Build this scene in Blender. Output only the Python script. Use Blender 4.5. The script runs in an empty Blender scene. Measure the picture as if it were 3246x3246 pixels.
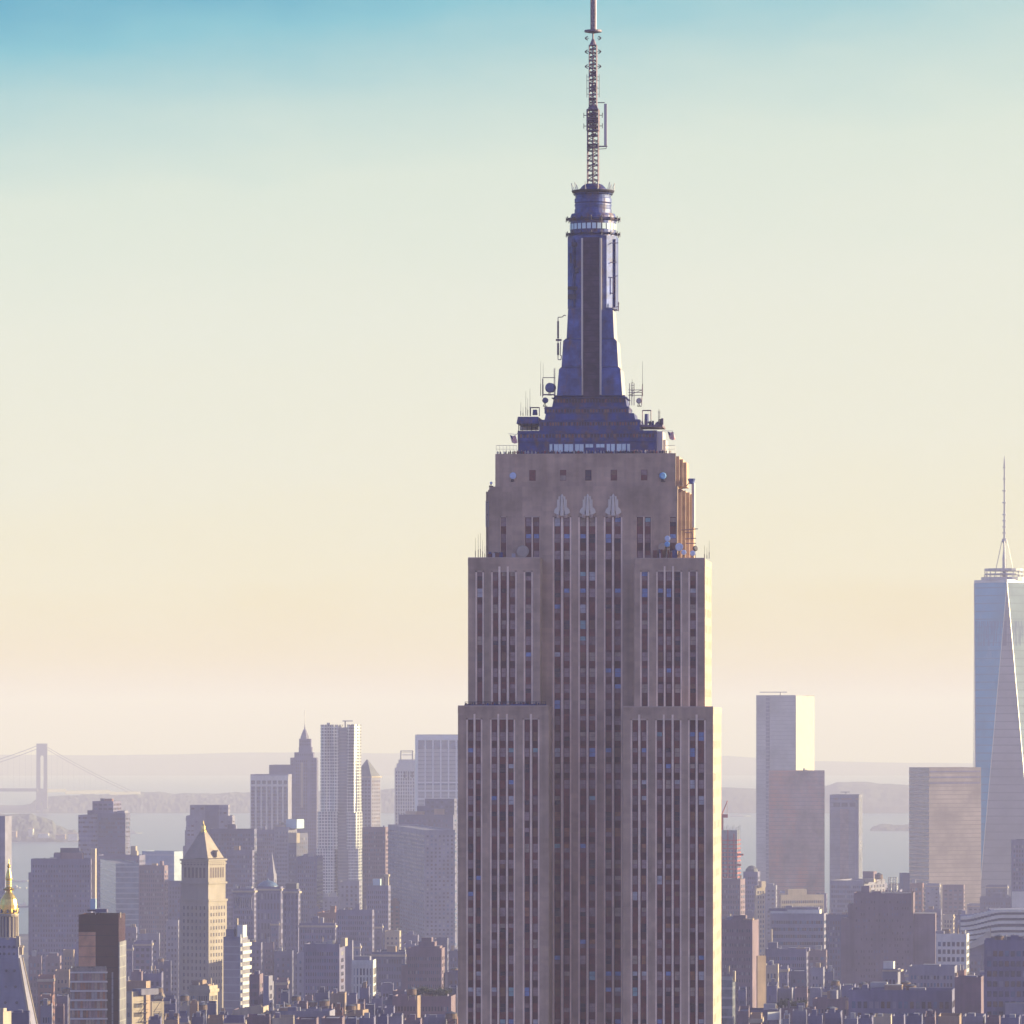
import bpy, bmesh, math, random
from mathutils import Vector, Matrix, noise
random.seed(7)
R = math.radians
SC = bpy.context.scene
COL = SC.collection
# ------------------------------------------------------------------ camera
# the lens: an eye 260 m above the water looks level along +Y; F px per radian on a 3246 px square picture
F, CX, HY, CAMZ, RE = 18000.0, 1623.0, 2280.0, 260.0, 7.3e6
cam = bpy.data.cameras.new('camera'); camo = bpy.data.objects.new('camera', cam); COL.objects.link(camo)
camo.location = (0, 0, CAMZ); camo.rotation_euler = (R(90), 0, 0)
cam.sensor_width = 36; cam.lens = F / 3246 * 36; cam.shift_y = (HY - 1623) / 3246
cam.clip_start = 5; cam.clip_end = 200000
SC.camera = camo
# ------------------------------------------------------------------ sun, sky
SUN_AZ, SUN_EL = 11.0, 11.0          # azimuth from +X (picture right) towards +Y (away from the eye)
sl = bpy.data.lights.new('sun', 'SUN'); sl.energy = 5.0; sl.angle = R(0.5); sl.color = (1.0, 0.86, 0.53)
so = bpy.data.objects.new('sun', sl); COL.objects.link(so)
sd = Vector((math.cos(R(SUN_EL)) * math.cos(R(SUN_AZ)), math.cos(R(SUN_EL)) * math.sin(R(SUN_AZ)), math.sin(R(SUN_EL))))
so.rotation_euler = sd.to_track_quat('Z', 'Y').to_euler(); so.location = (0, 500, 900)
W = bpy.data.worlds.new('World'); SC.world = W; W.use_nodes = True
nt = W.node_tree; nt.nodes.clear()
def N(nt, t, **k):
    n = nt.nodes.new(t)
    for a, b in k.items(): setattr(n, a, b)
    return n
def lin(r, g, b):
    f = lambda c: (c / 255 / 12.92) if c / 255 <= 0.04045 else ((c / 255 + 0.055) / 1.055) ** 2.4
    return (f(r), f(g), f(b), 1)
def maths(nt, op, a, b=None, c=None, clamp=False):
    n = N(nt, 'ShaderNodeMath', operation=op); n.use_clamp = clamp
    for i, v in enumerate((a, b, c)):
        if v is None: continue
        if isinstance(v, (int, float)): n.inputs[i].default_value = v
        else: nt.links.new(v, n.inputs[i])
    return n.outputs[0]
def ramp(nt, fac, stops):
    n = N(nt, 'ShaderNodeValToRGB'); e = n.color_ramp.elements
    while len(e) < len(stops): e.new(0.5)
    for x, (p, c) in zip(e, stops): x.position = p; x.color = c
    nt.links.new(fac, n.inputs[0]); return n.outputs[0]
def mixc(nt, fac, a, b, blend='MIX'):
    n = N(nt, 'ShaderNodeMix', data_type='RGBA', blend_type=blend)
    for s, v in ((n.inputs[0], fac), (n.inputs[6], a), (n.inputs[7], b)):
        if isinstance(v, (int, float)): s.default_value = v
        elif isinstance(v, tuple): s.default_value = v
        else: nt.links.new(v, s)
    return n.outputs[2]
out = N(nt, 'ShaderNodeOutputWorld'); bg = N(nt, 'ShaderNodeBackground'); bg.inputs[1].default_value = 0.1
tc = N(nt, 'ShaderNodeTexCoord'); sx = N(nt, 'ShaderNodeSeparateXYZ'); nt.links.new(tc.outputs['Generated'], sx.inputs[0])
sky = N(nt, 'ShaderNodeTexSky', sky_type='NISHITA'); sky.sun_disc = False
sky.sun_elevation = R(SUN_EL); sky.sun_rotation = R(90 - SUN_AZ); sky.altitude = 200; sky.air_density = 1.2; sky.dust_density = 2.5
dx, dy, dz = sx.outputs
# the low band of sky (0..14 degrees): a cream haze band under pale green under teal; unseen sides coloured to tint shade and reflections: colder opposite the view, warmer to the west
el = maths(nt, 'MULTIPLY', maths(nt, 'ARCSINE', dz), 1 / R(14), clamp=True)
tilt = maths(nt, 'MULTIPLY', dx, 0.46)        # the teal comes lower on the east side
wob = N(nt, 'ShaderNodeTexNoise'); wob.inputs['Scale'].default_value = 60; wob.inputs['Detail'].default_value = 9
mp = N(nt, 'ShaderNodeMapping'); mp.inputs['Scale'].default_value = (0.6, 0.6, 1.8)
nt.links.new(tc.outputs['Generated'], mp.inputs[0]); nt.links.new(mp.outputs[0], wob.inputs['Vector'])
wv = maths(nt, 'MULTIPLY', maths(nt, 'SUBTRACT', wob.outputs[0], 0.5), 0.045)
el2 = maths(nt, 'ADD', maths(nt, 'SUBTRACT', el, maths(nt, 'MULTIPLY', tilt, maths(nt, 'MULTIPLY', el, 2.0))), wv, clamp=True)
def K(c, s=1.0): return (c[0] * s, c[1] * s, c[2] * s, 1)
south = ramp(nt, el2, [(0.0, lin(232, 204, 132)), (0.045, lin(242, 222, 162)), (0.10, lin(244, 235, 203)), (0.19, lin(240, 238, 221)), (0.30, lin(235, 238, 226)),
                      (0.395, lin(223, 234, 224)), (0.455, lin(196, 222, 221)), (0.52, lin(136, 200, 217)), (0.56, lin(92, 174, 206)), (0.65, lin(54, 146, 198)), (1.0, lin(60, 126, 186))])
north = ramp(nt, el, [(0.0, lin(154, 136, 170)), (0.35, lin(130, 124, 180)), (1.0, lin(94, 114, 196))])
east = ramp(nt, el, [(0.0, lin(14, 104, 144)), (0.35, lin(24, 114, 160)), (1.0, lin(80, 130, 196))])
west = ramp(nt, el, [(0.0, lin(200, 186, 158)), (0.35, lin(170, 178, 176)), (1.0, lin(150, 180, 210))])
fx = maths(nt, 'MULTIPLY_ADD', dx, 0.5, 0.5, clamp=True)
ew = mixc(nt, fx, east, west)
axx = maths(nt, 'POWER', maths(nt, 'ABSOLUTE', dx), 2.0, clamp=True)
nn = mixc(nt, axx, north, ew)
fy = maths(nt, 'MULTIPLY_ADD', dy, 1.6, -0.35, clamp=True)
southd = mixc(nt, 1.0, south, (0.42, 0.42, 0.41, 1), 'MULTIPLY')
low = mixc(nt, fy, nn, southd)
lows = mixc(nt, 1.0, low, (10.0, 10.0, 10.0, 1), 'MULTIPLY')
up = maths(nt, 'SUBTRACT', maths(nt, 'MULTIPLY', dz, 2.6), 0.55, clamp=True)
nis = mixc(nt, 1.0, sky.outputs[0], (0.88, 0.82, 1.35, 1), 'MULTIPLY')
nt.links.new(mixc(nt, up, lows, nis), bg.inputs[0]); nt.links.new(bg.outputs[0], out.inputs[0])
V = SC.view_settings; V.view_transform = 'Standard'; V.look = 'None'; V.gamma = 1; V.exposure = 1.2; V.use_curve_mapping = False
SC.render.engine = 'CYCLES'
SC.cycles.max_bounces = 6; SC.cycles.diffuse_bounces = 3; SC.cycles.glossy_bounces = 3; SC.cycles.volume_bounces = 0
SC.cycles.use_denoising = True
# ------------------------------------------------------------------ placing: a point of the picture at a distance -> metres
def drop(d): return -d * d / (2 * RE)
def at(px, py, Y): return Vector(((px - CX) * Y / F, Y, CAMZ - (py - HY) * Y / F))
# ------------------------------------------------------------------ materials
MATS = {}
def mat(name, col, rough=0.8, metal=0.0, var=0.18, scale=0.12, streak=0.0, spec=0.5, blocks=None, bump=0.0, coord='Object', second=None):
    """blocks=(w,h,amount): courses of stone or brick that differ a little; var: weather mottling; streak: rain streaks"""
    if name in MATS: return MATS[name]
    m = bpy.data.materials.new(name); m.use_nodes = True; MATS[name] = m
    t = m.node_tree; b = t.nodes['Principled BSDF']
    b.inputs['Roughness'].default_value = rough; b.inputs['Metallic'].default_value = metal; b.inputs['Specular IOR Level'].default_value = spec
    c = N(t, 'ShaderNodeTexCoord').outputs[coord]
    n = N(t, 'ShaderNodeTexNoise'); n.inputs['Scale'].default_value = scale; n.inputs['Detail'].default_value = 7; n.inputs['Roughness'].default_value = 0.65
    t.links.new(c, n.inputs['Vector'])
    lo = tuple(max(0, x * (1 - var * 1.6)) for x in col) + (1,); hi = tuple(min(1, x * (1 + var * 1.6)) for x in col) + (1,)
    o = ramp(t, n.outputs[0], [(0.28, lo), (0.72, hi)])
    if second:      # (colour, share, scale): patches of another colour
        n3 = N(t, 'ShaderNodeTexNoise'); n3.inputs['Scale'].default_value = second[2]; n3.inputs['Detail'].default_value = 6; n3.inputs['Roughness'].default_value = .7
        mp = N(t, 'ShaderNodeMapping'); mp.inputs['Scale'].default_value = (1.0, 1.0, 0.45); mp.inputs['Location'].default_value = (7, 3, 5); t.links.new(c, mp.inputs[0]); t.links.new(mp.outputs[0], n3.inputs['Vector'])
        o = mixc(t, maths(t, 'MULTIPLY', maths(t, 'SUBTRACT', n3.outputs[0], 1 - second[1] - .12), 5.0, clamp=True), o, tuple(second[0]) + (1,))
    if streak:
        mp = N(t, 'ShaderNodeMapping'); mp.inputs['Scale'].default_value = (1.0, 1.0, 0.03); t.links.new(c, mp.inputs[0])
        n2 = N(t, 'ShaderNodeTexNoise'); n2.inputs['Scale'].default_value = 0.6; n2.inputs['Detail'].default_value = 4
        t.links.new(mp.outputs[0], n2.inputs['Vector'])
        s = ramp(t, n2.outputs[0], [(0.3, (1 - streak,) * 3 + (1,)), (0.65, (1, 1, 1, 1))])
        o = mixc(t, 1.0, o, s, 'MULTIPLY')
    if blocks:
        w, h, am = blocks
        mp = N(t, 'ShaderNodeMapping'); mp.inputs['Scale'].default_value = (1 / w, 1 / w, 1 / h); t.links.new(c, mp.inputs[0])
        fl = N(t, 'ShaderNodeVectorMath', operation='FLOOR'); t.links.new(mp.outputs[0], fl.inputs[0])
        wn = N(t, 'ShaderNodeTexWhiteNoise', noise_dimensions='3D'); t.links.new(fl.outputs[0], wn.inputs['Vector'])
        s = ramp(t, wn.outputs['Value'], [(0.0, (1 - am,) * 3 + (1,)), (1.0, (1 + am, 1 + am, 1 + am, 1))])
        o = mixc(t, 1.0, o, s, 'MULTIPLY')
    t.links.new(o, b.inputs['Base Color'])
    if bump:
        bp = N(t, 'ShaderNodeBump'); bp.inputs['Strength'].default_value = bump; bp.inputs['Distance'].default_value = 0.3
        t.links.new(n.outputs[0], bp.inputs['Height']); t.links.new(bp.outputs[0], b.inputs['Normal'])
    return m
def glass(name, col, rough=0.12, var=0.3, scale=0.15, spec=0.6, metal=0.0, floors=None, warp=0.0, joints=None, second=None):
    """window glass seen from far off: dark, glossy; floors=(pitch, share, colour): spandrel lines; warp: panes out of true"""
    if name in MATS: return MATS[name]
    m = mat(name, col, rough, metal, var, scale, spec=spec, second=second); t = m.node_tree; b = t.nodes['Principled BSDF']
    src = b.inputs['Base Color'].links[0].from_socket
    c = N(t, 'ShaderNodeTexCoord').outputs['Object']; s = N(t, 'ShaderNodeSeparateXYZ'); t.links.new(c, s.inputs[0])
    if floors:
        p, sh, fc = floors
        fr = maths(t, 'FRACT', maths(t, 'DIVIDE', s.outputs[2], p))
        src = mixc(t, maths(t, 'LESS_THAN', fr, sh), src, tuple(fc) + (1,))
    if joints:
        p, sh, fc = joints
        fr = maths(t, 'FRACT', maths(t, 'DIVIDE', maths(t, 'ADD', s.outputs[0], s.outputs[1]), p))
        src = mixc(t, maths(t, 'LESS_THAN', fr, sh), src, tuple(fc) + (1,))
    t.links.new(src, b.inputs['Base Color'])
    if warp:
        mp = N(t, 'ShaderNodeMapping'); mp.inputs['Scale'].default_value = (1 / 3.0, 1 / 3.0, 1 / 4.0); t.links.new(c, mp.inputs[0])
        n = N(t, 'ShaderNodeTexNoise'); n.inputs['Scale'].default_value = 0.5; n.inputs['Detail'].default_value = 5; t.links.new(mp.outputs[0], n.inputs['Vector'])
        bp = N(t, 'ShaderNodeBump'); bp.inputs['Strength'].default_value = warp; bp.inputs['Distance'].default_value = 1.0
        t.links.new(n.outputs[0], bp.inputs['Height']); t.links.new(bp.outputs[0], b.inputs['Normal'])
    return m
# ------------------------------------------------------------------ mesh builder
class MB:
    def __init__(s): s.v = []; s.f = []; s.m = []; s.mats = []
    def mi(s, m):
        if m not in s.mats: s.mats.append(m)
        return s.mats.index(m)
    def poly(s, pts, m):
        i = len(s.v); s.v += [tuple(p) for p in pts]; s.f.append(tuple(range(i, i + len(pts)))); s.m.append(s.mi(m)); return s
    def box(s, x0, x1, y0, y1, z0, z1, m, tx=0.0, ty=0.0, top=None):
        """tx, ty: how far the top is drawn in on each side"""
        if x1 < x0: x0, x1 = x1, x0
        if y1 < y0: y0, y1 = y1, y0
        i = len(s.v)
        s.v += [(x0, y0, z0), (x1, y0, z0), (x1, y1, z0), (x0, y1, z0), (x0 + tx, y0 + ty, z1), (x1 - tx, y0 + ty, z1), (x1 - tx, y1 - ty, z1), (x0 + tx, y1 - ty, z1)]
        k = s.mi(m); kt = s.mi(top) if top else k
        for q, mm in (((0, 3, 2, 1), k), ((4, 5, 6, 7), kt), ((0, 1, 5, 4), k), ((1, 2, 6, 5), k), ((2, 3, 7, 6), k), ((3, 0, 4, 7), k)):
            s.f.append(tuple(i + a for a in q)); s.m.append(mm)
        return s
    def prism(s, pts, z0, z1, m, pts2=None, top=None):
        n = len(pts); i = len(s.v); p2 = pts2 or pts
        s.v += [(p[0], p[1], z0) for p in pts] + [(p[0], p[1], z1) for p in p2]
        k = s.mi(m)
        for a in range(n):
            b = (a + 1) % n; s.f.append((i + a, i + b, i + n + b, i + n + a)); s.m.append(k)
        s.f.append(tuple(i + n + a for a in range(n))); s.m.append(s.mi(top) if top else k)
        s.f.append(tuple(i + a for a in reversed(range(n)))); s.m.append(k)
        return s
    def cyl(s, cx, cy, z0, z1, r0, r1, m, n=16, ph=0.0):
        a = [(math.cos(2 * math.pi * k / n + ph), math.sin(2 * math.pi * k / n + ph)) for k in range(n)]
        return s.prism([(cx + r0 * c, cy + r0 * d) for c, d in a], z0, z1, m, [(cx + r1 * c, cy + r1 * d) for c, d in a])
    def lathe(s, cx, cy, prof, m, n=16, ph=0.0):
        for (r0, z0), (r1, z1) in zip(prof, prof[1:]): s.cyl(cx, cy, z0, z1, max(r0, 1e-3), max(r1, 1e-3), m, n, ph)
        return s
    def tube(s, a, b, r, m, n=5, r2=None):
        a, b = Vector(a), Vector(b); d = b - a
        if d.length < 1e-6: return s
        q = d.to_track_quat('Z', 'Y'); r2 = r if r2 is None else r2; i = len(s.v); k = s.mi(m)
        for p, rr in ((a, r), (b, r2)):
            for j in range(n):
                t = 2 * math.pi * j / n; s.v.append(tuple(p + q @ Vector((rr * math.cos(t), rr * math.sin(t), 0))))
        for j in range(n):
            l = (j + 1) % n; s.f.append((i + j, i + l, i + n + l, i + n + j)); s.m.append(k)
        s.f.append(tuple(i + j for j in reversed(range(n)))); s.m.append(k); s.f.append(tuple(i + n + j for j in range(n))); s.m.append(k)
        return s
    def disc(s, c, d, r, th, m, n=18, mb=None):
        """a dish or drum of radius r facing along d"""
        c, d = Vector(c), Vector(d).normalized(); s.tube(c, c - d * th, r, m, n); return s
    def mesh(s, name):
        me = bpy.data.meshes.new(name); me.from_pydata(s.v, [], s.f)
        for m in s.mats: me.materials.append(m)
        me.polygons.foreach_set('material_index', s.m); me.update(); return me
    def build(s, name, parent=None, label=None, cat=None, group=None, kind=None, loc=None):
        o = bpy.data.objects.new(name, s.mesh(name)); COL.objects.link(o)
        if parent: o.parent = parent
        if loc is not None: o.location = loc
        return tag(o, label, cat, group, kind)
def tag(o, label=None, cat=None, group=None, kind=None):
    for k, v in (('label', label), ('category', cat), ('group', group), ('kind', kind)):
        if v: o[k] = v
    return o
def empty(name, label, cat, loc=(0, 0, 0), rz=0.0, group=None):
    o = bpy.data.objects.new(name, None); COL.objects.link(o); o.location = loc; o.rotation_euler = (0, 0, rz); o.empty_display_size = 5
    return tag(o, label, cat, group)
# ------------------------------------------------------------------ a building: near corner at pixel xc, front to xl, flank to xr
class Bld:
    def __init__(s, name, label, cat, xl, xc, xr, Y, phi=5.6, depth=None, group=None):
        kl, kc, kr = ((x - CX) / F for x in (xl, xc, xr))
        if xr > xc and depth is not None and phi < 14:   # the turn that shows just that much of the flank
            phi = math.degrees(math.asin(min(.9, (kr - kc) * Y / depth / math.sqrt(1 + kr * kr))) + math.atan(kr))
        elif xr > xc: depth = None
        p = R(phi); s.c, s.s = math.cos(p), math.sin(p); s.Y = Y
        s.Xc = kc * Y; s.W = (s.Xc - kl * Y) / (s.c + kl * s.s)
        if xr > xc:
            den = s.s - kr * s.c; s.D = (kr * Y - s.Xc) / den if den > 0.01 else 40.0
            s.D = min(max(s.D, 5.0), 90.0)
        else: s.D = depth or 34.0
        s.base = drop(Y) - 3
        s.e = empty(name, label, cat, (s.Xc, Y, s.base), -p, group); s.phi = phi
    def u(s, px, v=0.0):            # local x (0 at the near corner, minus to the left) of a picture column on the plane y = v
        k = (px - CX) / F
        return (k * (s.Y + v * s.c) - s.Xc - v * s.s) / (s.c + k * s.s)
    def z(s, py, u=0.0, v=0.0):     # local z
        return CAMZ - (py - HY) * (s.Y - u * s.s + v * s.c) / F - s.base
    def zlow(s, extra=25): return max(0.0, CAMZ - (3246 - HY) * s.Y / F - extra - s.base)
    def part(s, name, mb, label=None, kind=None, parent=None): return mb.build(name, parent or s.e, label=label, kind=kind)
    def vol(s, mb, m, xl, xr, yt, yb=None, v=0.0, d=None, top=None, tx=0, ty=0):
        d = s.D - v if d is None else d
        mb.box(s.u(xl, v), s.u(xr, v), v, v + d, 0 if yb is None else s.z(yb, s.u(xr, v), v), s.z(yt, s.u(xr, v), v), m, tx, ty, top); return mb
def wgrid(mb, face, a0, a1, p, z0, z1, nu, pz, wf, hf, mats, wts=None, out=0.12, arch=0):
    """windows in a grid on a wall: face F (y = p), R (x = p), L (x = p); nu columns from a0 to a1; storeys pz high"""
    du = (a1 - a0) / nu; nz = int((z1 - z0) / pz); n = 0
    for j in range(nz):
        zb = z1 - (j + 1) * pz + pz * (1 - hf) * 0.5; zt = zb + pz * hf
        for i in range(nu):
            ac = a0 + (i + 0.5) * du; l, r = ac - du * wf / 2, ac + du * wf / 2
            m = random.choices(mats, wts)[0] if wts else random.choice(mats)
            if face == 'F': q = [(l, p - out, zb), (r, p - out, zb), (r, p - out, zt), (l, p - out, zt)]
            elif face == 'R': q = [(p + out, l, zb), (p + out, r, zb), (p + out, r, zt), (p + out, l, zt)]
            else: q = [(p - out, r, zb), (p - out, l, zb), (p - out, l, zt), (p - out, r, zt)]
            mb.poly(q, m); n += 1
    return n
# ================================================================== the great stone tower in the middle
GRID = 4.7                                        # the street grid, turned a little from the line of sight
STONE = mat('limestone', (0.49, 0.335, 0.235), 0.85, var=0.2, scale=0.11, streak=0.26, blocks=(2.3, 1.1, 0.075))
STONE2 = mat('limestone_trim', (0.52, 0.38, 0.30), 0.85, var=0.12, scale=0.2, streak=0.1)
STONE3 = mat('sunlit_flank_limestone', (0.50, 0.375, 0.30), 0.85, var=0.08, scale=0.1, streak=0.06, blocks=(2.3, 1.1, 0.03))  # paler than the front: sunlight on the flank put into the stone colour
SPAN = mat('spandrel_metal', (0.15, 0.048, 0.038), 0.6, 0.0, var=0.35, scale=0.25, blocks=(9.0, 3.62, 0.3))
STEEL = mat('mullion_steel', (0.84, 0.64, 0.48), 0.75, 0.0, var=0.12, scale=0.3, blocks=(50.0, 3.62, 0.06))
SASH = mat('window_sash', (0.16, 0.055, 0.05), 0.6)
ALU = mat('mast_aluminium', (0.065, 0.09, 0.26), 0.5, 0.15, var=0.4, scale=0.5, blocks=(1.7, 1.5, 0.14), streak=0.3, second=((0.15, 0.08, 0.075), .37, .45))
ALUD = mat('mast_panel', (0.030, 0.048, 0.18), 0.5, 0.3, var=0.3, scale=0.5, blocks=(1.4, 1.2, 0.18), second=((0.13, 0.065, 0.055), .42, .6))
MGLASS = glass('mast_glass', (0.055, 0.030, 0.055), 0.35, var=0.5, scale=0.5, spec=0.3, floors=(1.25, 0.16, (0.03, 0.018, 0.04)))
TRIM = mat('mast_trim', (0.68, 0.58, 0.46), 0.65, 0.0, var=0.1)
RUST = mat('antenna_paint', (0.17, 0.115, 0.155), 0.6, 0.2, var=0.3, scale=0.8)
DARKM = mat('dark_iron', (0.05, 0.04, 0.06), 0.6, 0.3, var=0.3, scale=1.0)
PALE = mat('pale_metal', (0.48, 0.42, 0.40), 0.5, 0.2, var=0.12)
BRIGHTG = glass('sky_painted_glass', (0.62, 0.72, 0.70), 0.25, var=0.12, spec=0.5)  # brightness of the sky through the panes put into their colour
WV = {}
for n_, c_, r_ in (('lilac', (0.31, 0.21, 0.20), .2), ('mauve', (0.24, 0.15, 0.145), .25), ('beige', (0.34, 0.25, 0.19), .3), ('blue', (0.17, 0.235, 0.43), .2), ('teal', (0.22, 0.34, 0.36), .2),
                   ('pale', (0.42, 0.40, 0.41), .2), ('dark', (0.045, 0.030, 0.045), .15), ('maroon', (0.18, 0.055, 0.045), .3), ('warm', (0.30, 0.13, 0.07), .3), ('brown', (0.20, 0.10, 0.065), .3), ('lamp', (0.6, 0.55, 0.40), .3)):
    WV[n_] = glass('pane_' + n_, c_, r_, var=0.25, scale=0.8, spec=0.35)  # warm: reflected sunlit city, blue: reflected sky, put into the pane colour
T = Bld('art_deco_skyscraper', 'tall stone art deco skyscraper with stepped shoulders, bluish mast and lattice antenna', 'skyscraper', 1452, 2260, 2286, 1270, GRID)
ST = 0.62                                        # how deep the window bays are set back
def panes(mb, l, r, zb, zt, p, up, lo):
    """one double-hung window: sash frame and two panes"""
    zm = (zb + zt) / 2; f = 0.07
    mb.poly([(l, p, zb), (r, p, zb), (r, p, zt), (l, p, zt)], SASH)
    mb.poly([(l + f, p - .02, zm + f / 2), (r - f, p - .02, zm + f / 2), (r - f, p - .02, zt - f), (l + f, p - .02, zt - f)], WV[up])
    mb.poly([(l + f, p - .02, zb + f), (r - f, p - .02, zb + f), (r - f, p - .02, zm - f / 2), (l + f, p - .02, zm - f / 2)], WV[lo])
def pick(py, rowmood):
    k = random.random()
    if py < 2480: ws = (('lilac', 30), ('mauve', 24), ('beige', 10), ('blue', 9 * rowmood), ('teal', 3 * rowmood), ('pale', 5), ('dark', 4), ('maroon', 10), ('brown', 5))
    else: ws = (('lilac', 12), ('mauve', 20), ('beige', 6), ('blue', 4 * rowmood), ('teal', 2 * rowmood), ('pale', 5 * rowmood), ('dark', 18), ('maroon', 16), ('warm', 13), ('brown', 17))  # lower rows: warm reflection of the sunlit city painted by pane colour
    up = random.choices([w[0] for w in ws], [w[1] for w in ws])[0]
    lo = up if random.random() < 0.62 else random.choice(['mauve', 'lilac', 'dark', 'brown', 'maroon', 'mauve'])
    if up in ('blue', 'teal') and random.random() < 0.6: lo = 'mauve'
    return up, lo
mood = {}
wins = MB(); single = []                          # the many windows; the hundred built one by one
def column(px0, px1, v, ytop, ybot, mb, one=False):
    p = v + ST - 0.14
    l, r = T.u(px0, v), T.u(px1, v)
    rows = [y for y in (1640, 1692, 1745, 1812)] + [1864.7 + 50.6 * k for k in range(0, 40)]
    for y in rows:
        if y < ytop - 3 or y + 29 > ybot: continue
        if y not in mood: mood[y] = random.choice([0.3, 0.5, 1, 1, 2.2, 3.0])
        if ytop > 2200 and y < ytop + 6: y = ytop + 1
        zt, zb = T.z(y, l, v), T.z(y + 29, l, v); up, lo = pick(y, mood[y])
        if one and len(single) < 100:
            w = MB(); panes(w, l, r, zb, zt, p, up, lo); single.append(w)
        else: panes(mb, l, r, zb, zt, p, up, lo)
def bay(v, px0, px1, cols, muls, ytop, ybot, one=False, crest=18, edge=5):
    """one recessed window bay: dark spandrel panels, bright steel strips, windows"""
    for a, b in cols:
        s = MB().box(T.u(a - 2, v), T.u(b + 2, v), v + ST - .1, v + ST + .05, max(0, T.z(ybot, 0, v)), T.z(ytop, 0, v), SPAN); T.part('spandrel_panel', s)
        column(a, b, v, ytop, ybot, wins, one)
    for a, b in muls:
        m = MB().box(T.u(a, v), T.u(b, v), v - .12, v + ST, max(0, T.z(ybot, 0, v)), T.z(ytop - crest, 0, v), STEEL, tx=0.0); T.part('mullion', m)
    e = MB()
    for a in (px0, px1 - edge): e.box(T.u(a, v), T.u(a + edge, v), v + .08, v + ST, max(0, T.z(ybot, 0, v)), T.z(ytop, 0, v), STEEL)
    e.box(T.u(px0 + edge, v), T.u(px1 - edge, v), v + .06, v + ST - .16, T.z(ytop, 0, v), T.z(ytop - 5, 0, v), STONE2)
    T.part('bay_trim', e)
def wall(mb, v, px0, px1, yt, ytop, ybot, bays, yb2=None):
    """stone piers between the bays, and the stone above them"""
    xs = [px0] + [x for b in bays for x in b] + [px1]
    z0 = max(0, T.z(ybot, 0, v))
    for a, b in zip(xs[0::2], xs[1::2]): mb.box(T.u(a, v), T.u(b, v), v, v + ST, z0, T.z(ytop - 5, 0, v), STONE)
    mb.box(T.u(px0, v), T.u(px1, v), v, v + ST, T.z(ytop - 5, 0, v), T.z(yt, 0, v), STONE)
YB = 6000
# lower shoulders
VL, VU, VC = 0.0, 4.4, 11.0
LB = [((1478, 1529), [(1482.6, 1500), (1508.6, 1524)], [(1501, 1507)]), ((1553, 1633), [(1557, 1574.5), (1584, 1602.5), (1611, 1628.6)], [(1576.5, 1582.5), (1604, 1610)]), ((1657, 1710), [(1662, 1678), (1688.6, 1705)], [(1680, 1686.5)])]
RB = [((1999, 2054), [(2004, 2021), (2033, 2049)], [(2023, 2029.5)]), ((2077, 2160), [(2082, 2099), (2109.5, 2126.6), (2137.5, 2154.7)], [(2101.2, 2107), (2129, 2135.3)]), ((2181, 2237), [(2186.6, 2203), (2213.7, 2232)], [(2205, 2211.5)])]
D = T.D
def shoulder(px0, px1, yt, ytop, v, bays, right, yb=YB):
    mb = MB(); wall(mb, v, px0, px1, yt, ytop, yb, [b[0] for b in bays])
    mb.box(T.u(px0, v), T.u(px1, v), v + ST, D - v, max(0, T.z(yb, 0, v)), T.z(yt, 0, v), STONE)
    # coping
    mb.box(T.u(px0, v) - .02, T.u(px1, v) + .02, v - .03, v + .7, T.z(yt, 0, v), T.z(yt - 3, 0, v), STONE2)
    # the flank: shallow piers with window bays between them
    x = T.u(px1, v) if right else T.u(px0, v)
    sg = 1 if right else -1
    zt = T.z(yt, 0, v); z0 = max(0, T.z(yb, 0, v)); nb = 9
    L = D - 2 * v
    mb.box(x, x + sg * .03, v + .2, D - v - .2, z0, zt - .1, STONE3)
    for i in range(nb + 1):
        a = v + .3 + i * (L - .6 - 1.1) / nb
        mb.box(x, x + sg * .05, a, a + 1.1, z0, zt - 1.6, STONE3)
    mb.box(x, x + sg * .08, v + .25, D - v - .25, zt - 1.6, zt - .05, STONE2)
    T.part('shoulder', mb)
    for b in bays: bay(v, b[0][0], b[0][1], b[1], b[2], ytop, yb)
    wgrid(wins, 'R' if right else 'L', v + .9, D - v - .9, x, max(z0, zt - 75), zt - 3, 9, 3.62, .35, .5, [STONE2, STONE2, WV['beige']], out=.045)
shoulder(1452, 1739, 2239, 2281, VL, LB, False)
shoulder(1975, 2260, 2242, 2283, VL, RB, True)
LU = [((1507, 1534), [(1512, 1530)], []), ((1557, 1638), [(1562, 1578), (1589, 1604), (1616, 1633)], [(1580, 1586.5), (1606.5, 1613)]), ((1660, 1689), [(1665.5, 1683.7)], [])]
RU = [((2029, 2058), [(2034, 2053)], []), ((2080, 2162), [(2085, 2102), (2112, 2128), (2139, 2157)], [(2104, 2109.5), (2130.5, 2136.5)]), ((2182, 2211), [(2187, 2206)], [])]
shoulder(1484, 1712, 1768, 1812, VU, LU, False, 2245)
shoulder(2010, 2234, 1771, 1812, VU, RU, True, 2245)
# centre shaft and the block above the upper shoulders
CB = [((1752, 1811), [(1757, 1776), (1787, 1806)], [(1778, 1785.5)]), ((1833, 1892), [(1838, 1857), (1867, 1887)], [(1859, 1865.5)]), ((1914, 1973), [(1919, 1938), (1948, 1968)], [(1940, 1946.5)])]
mb = MB(); v = VC
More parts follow.
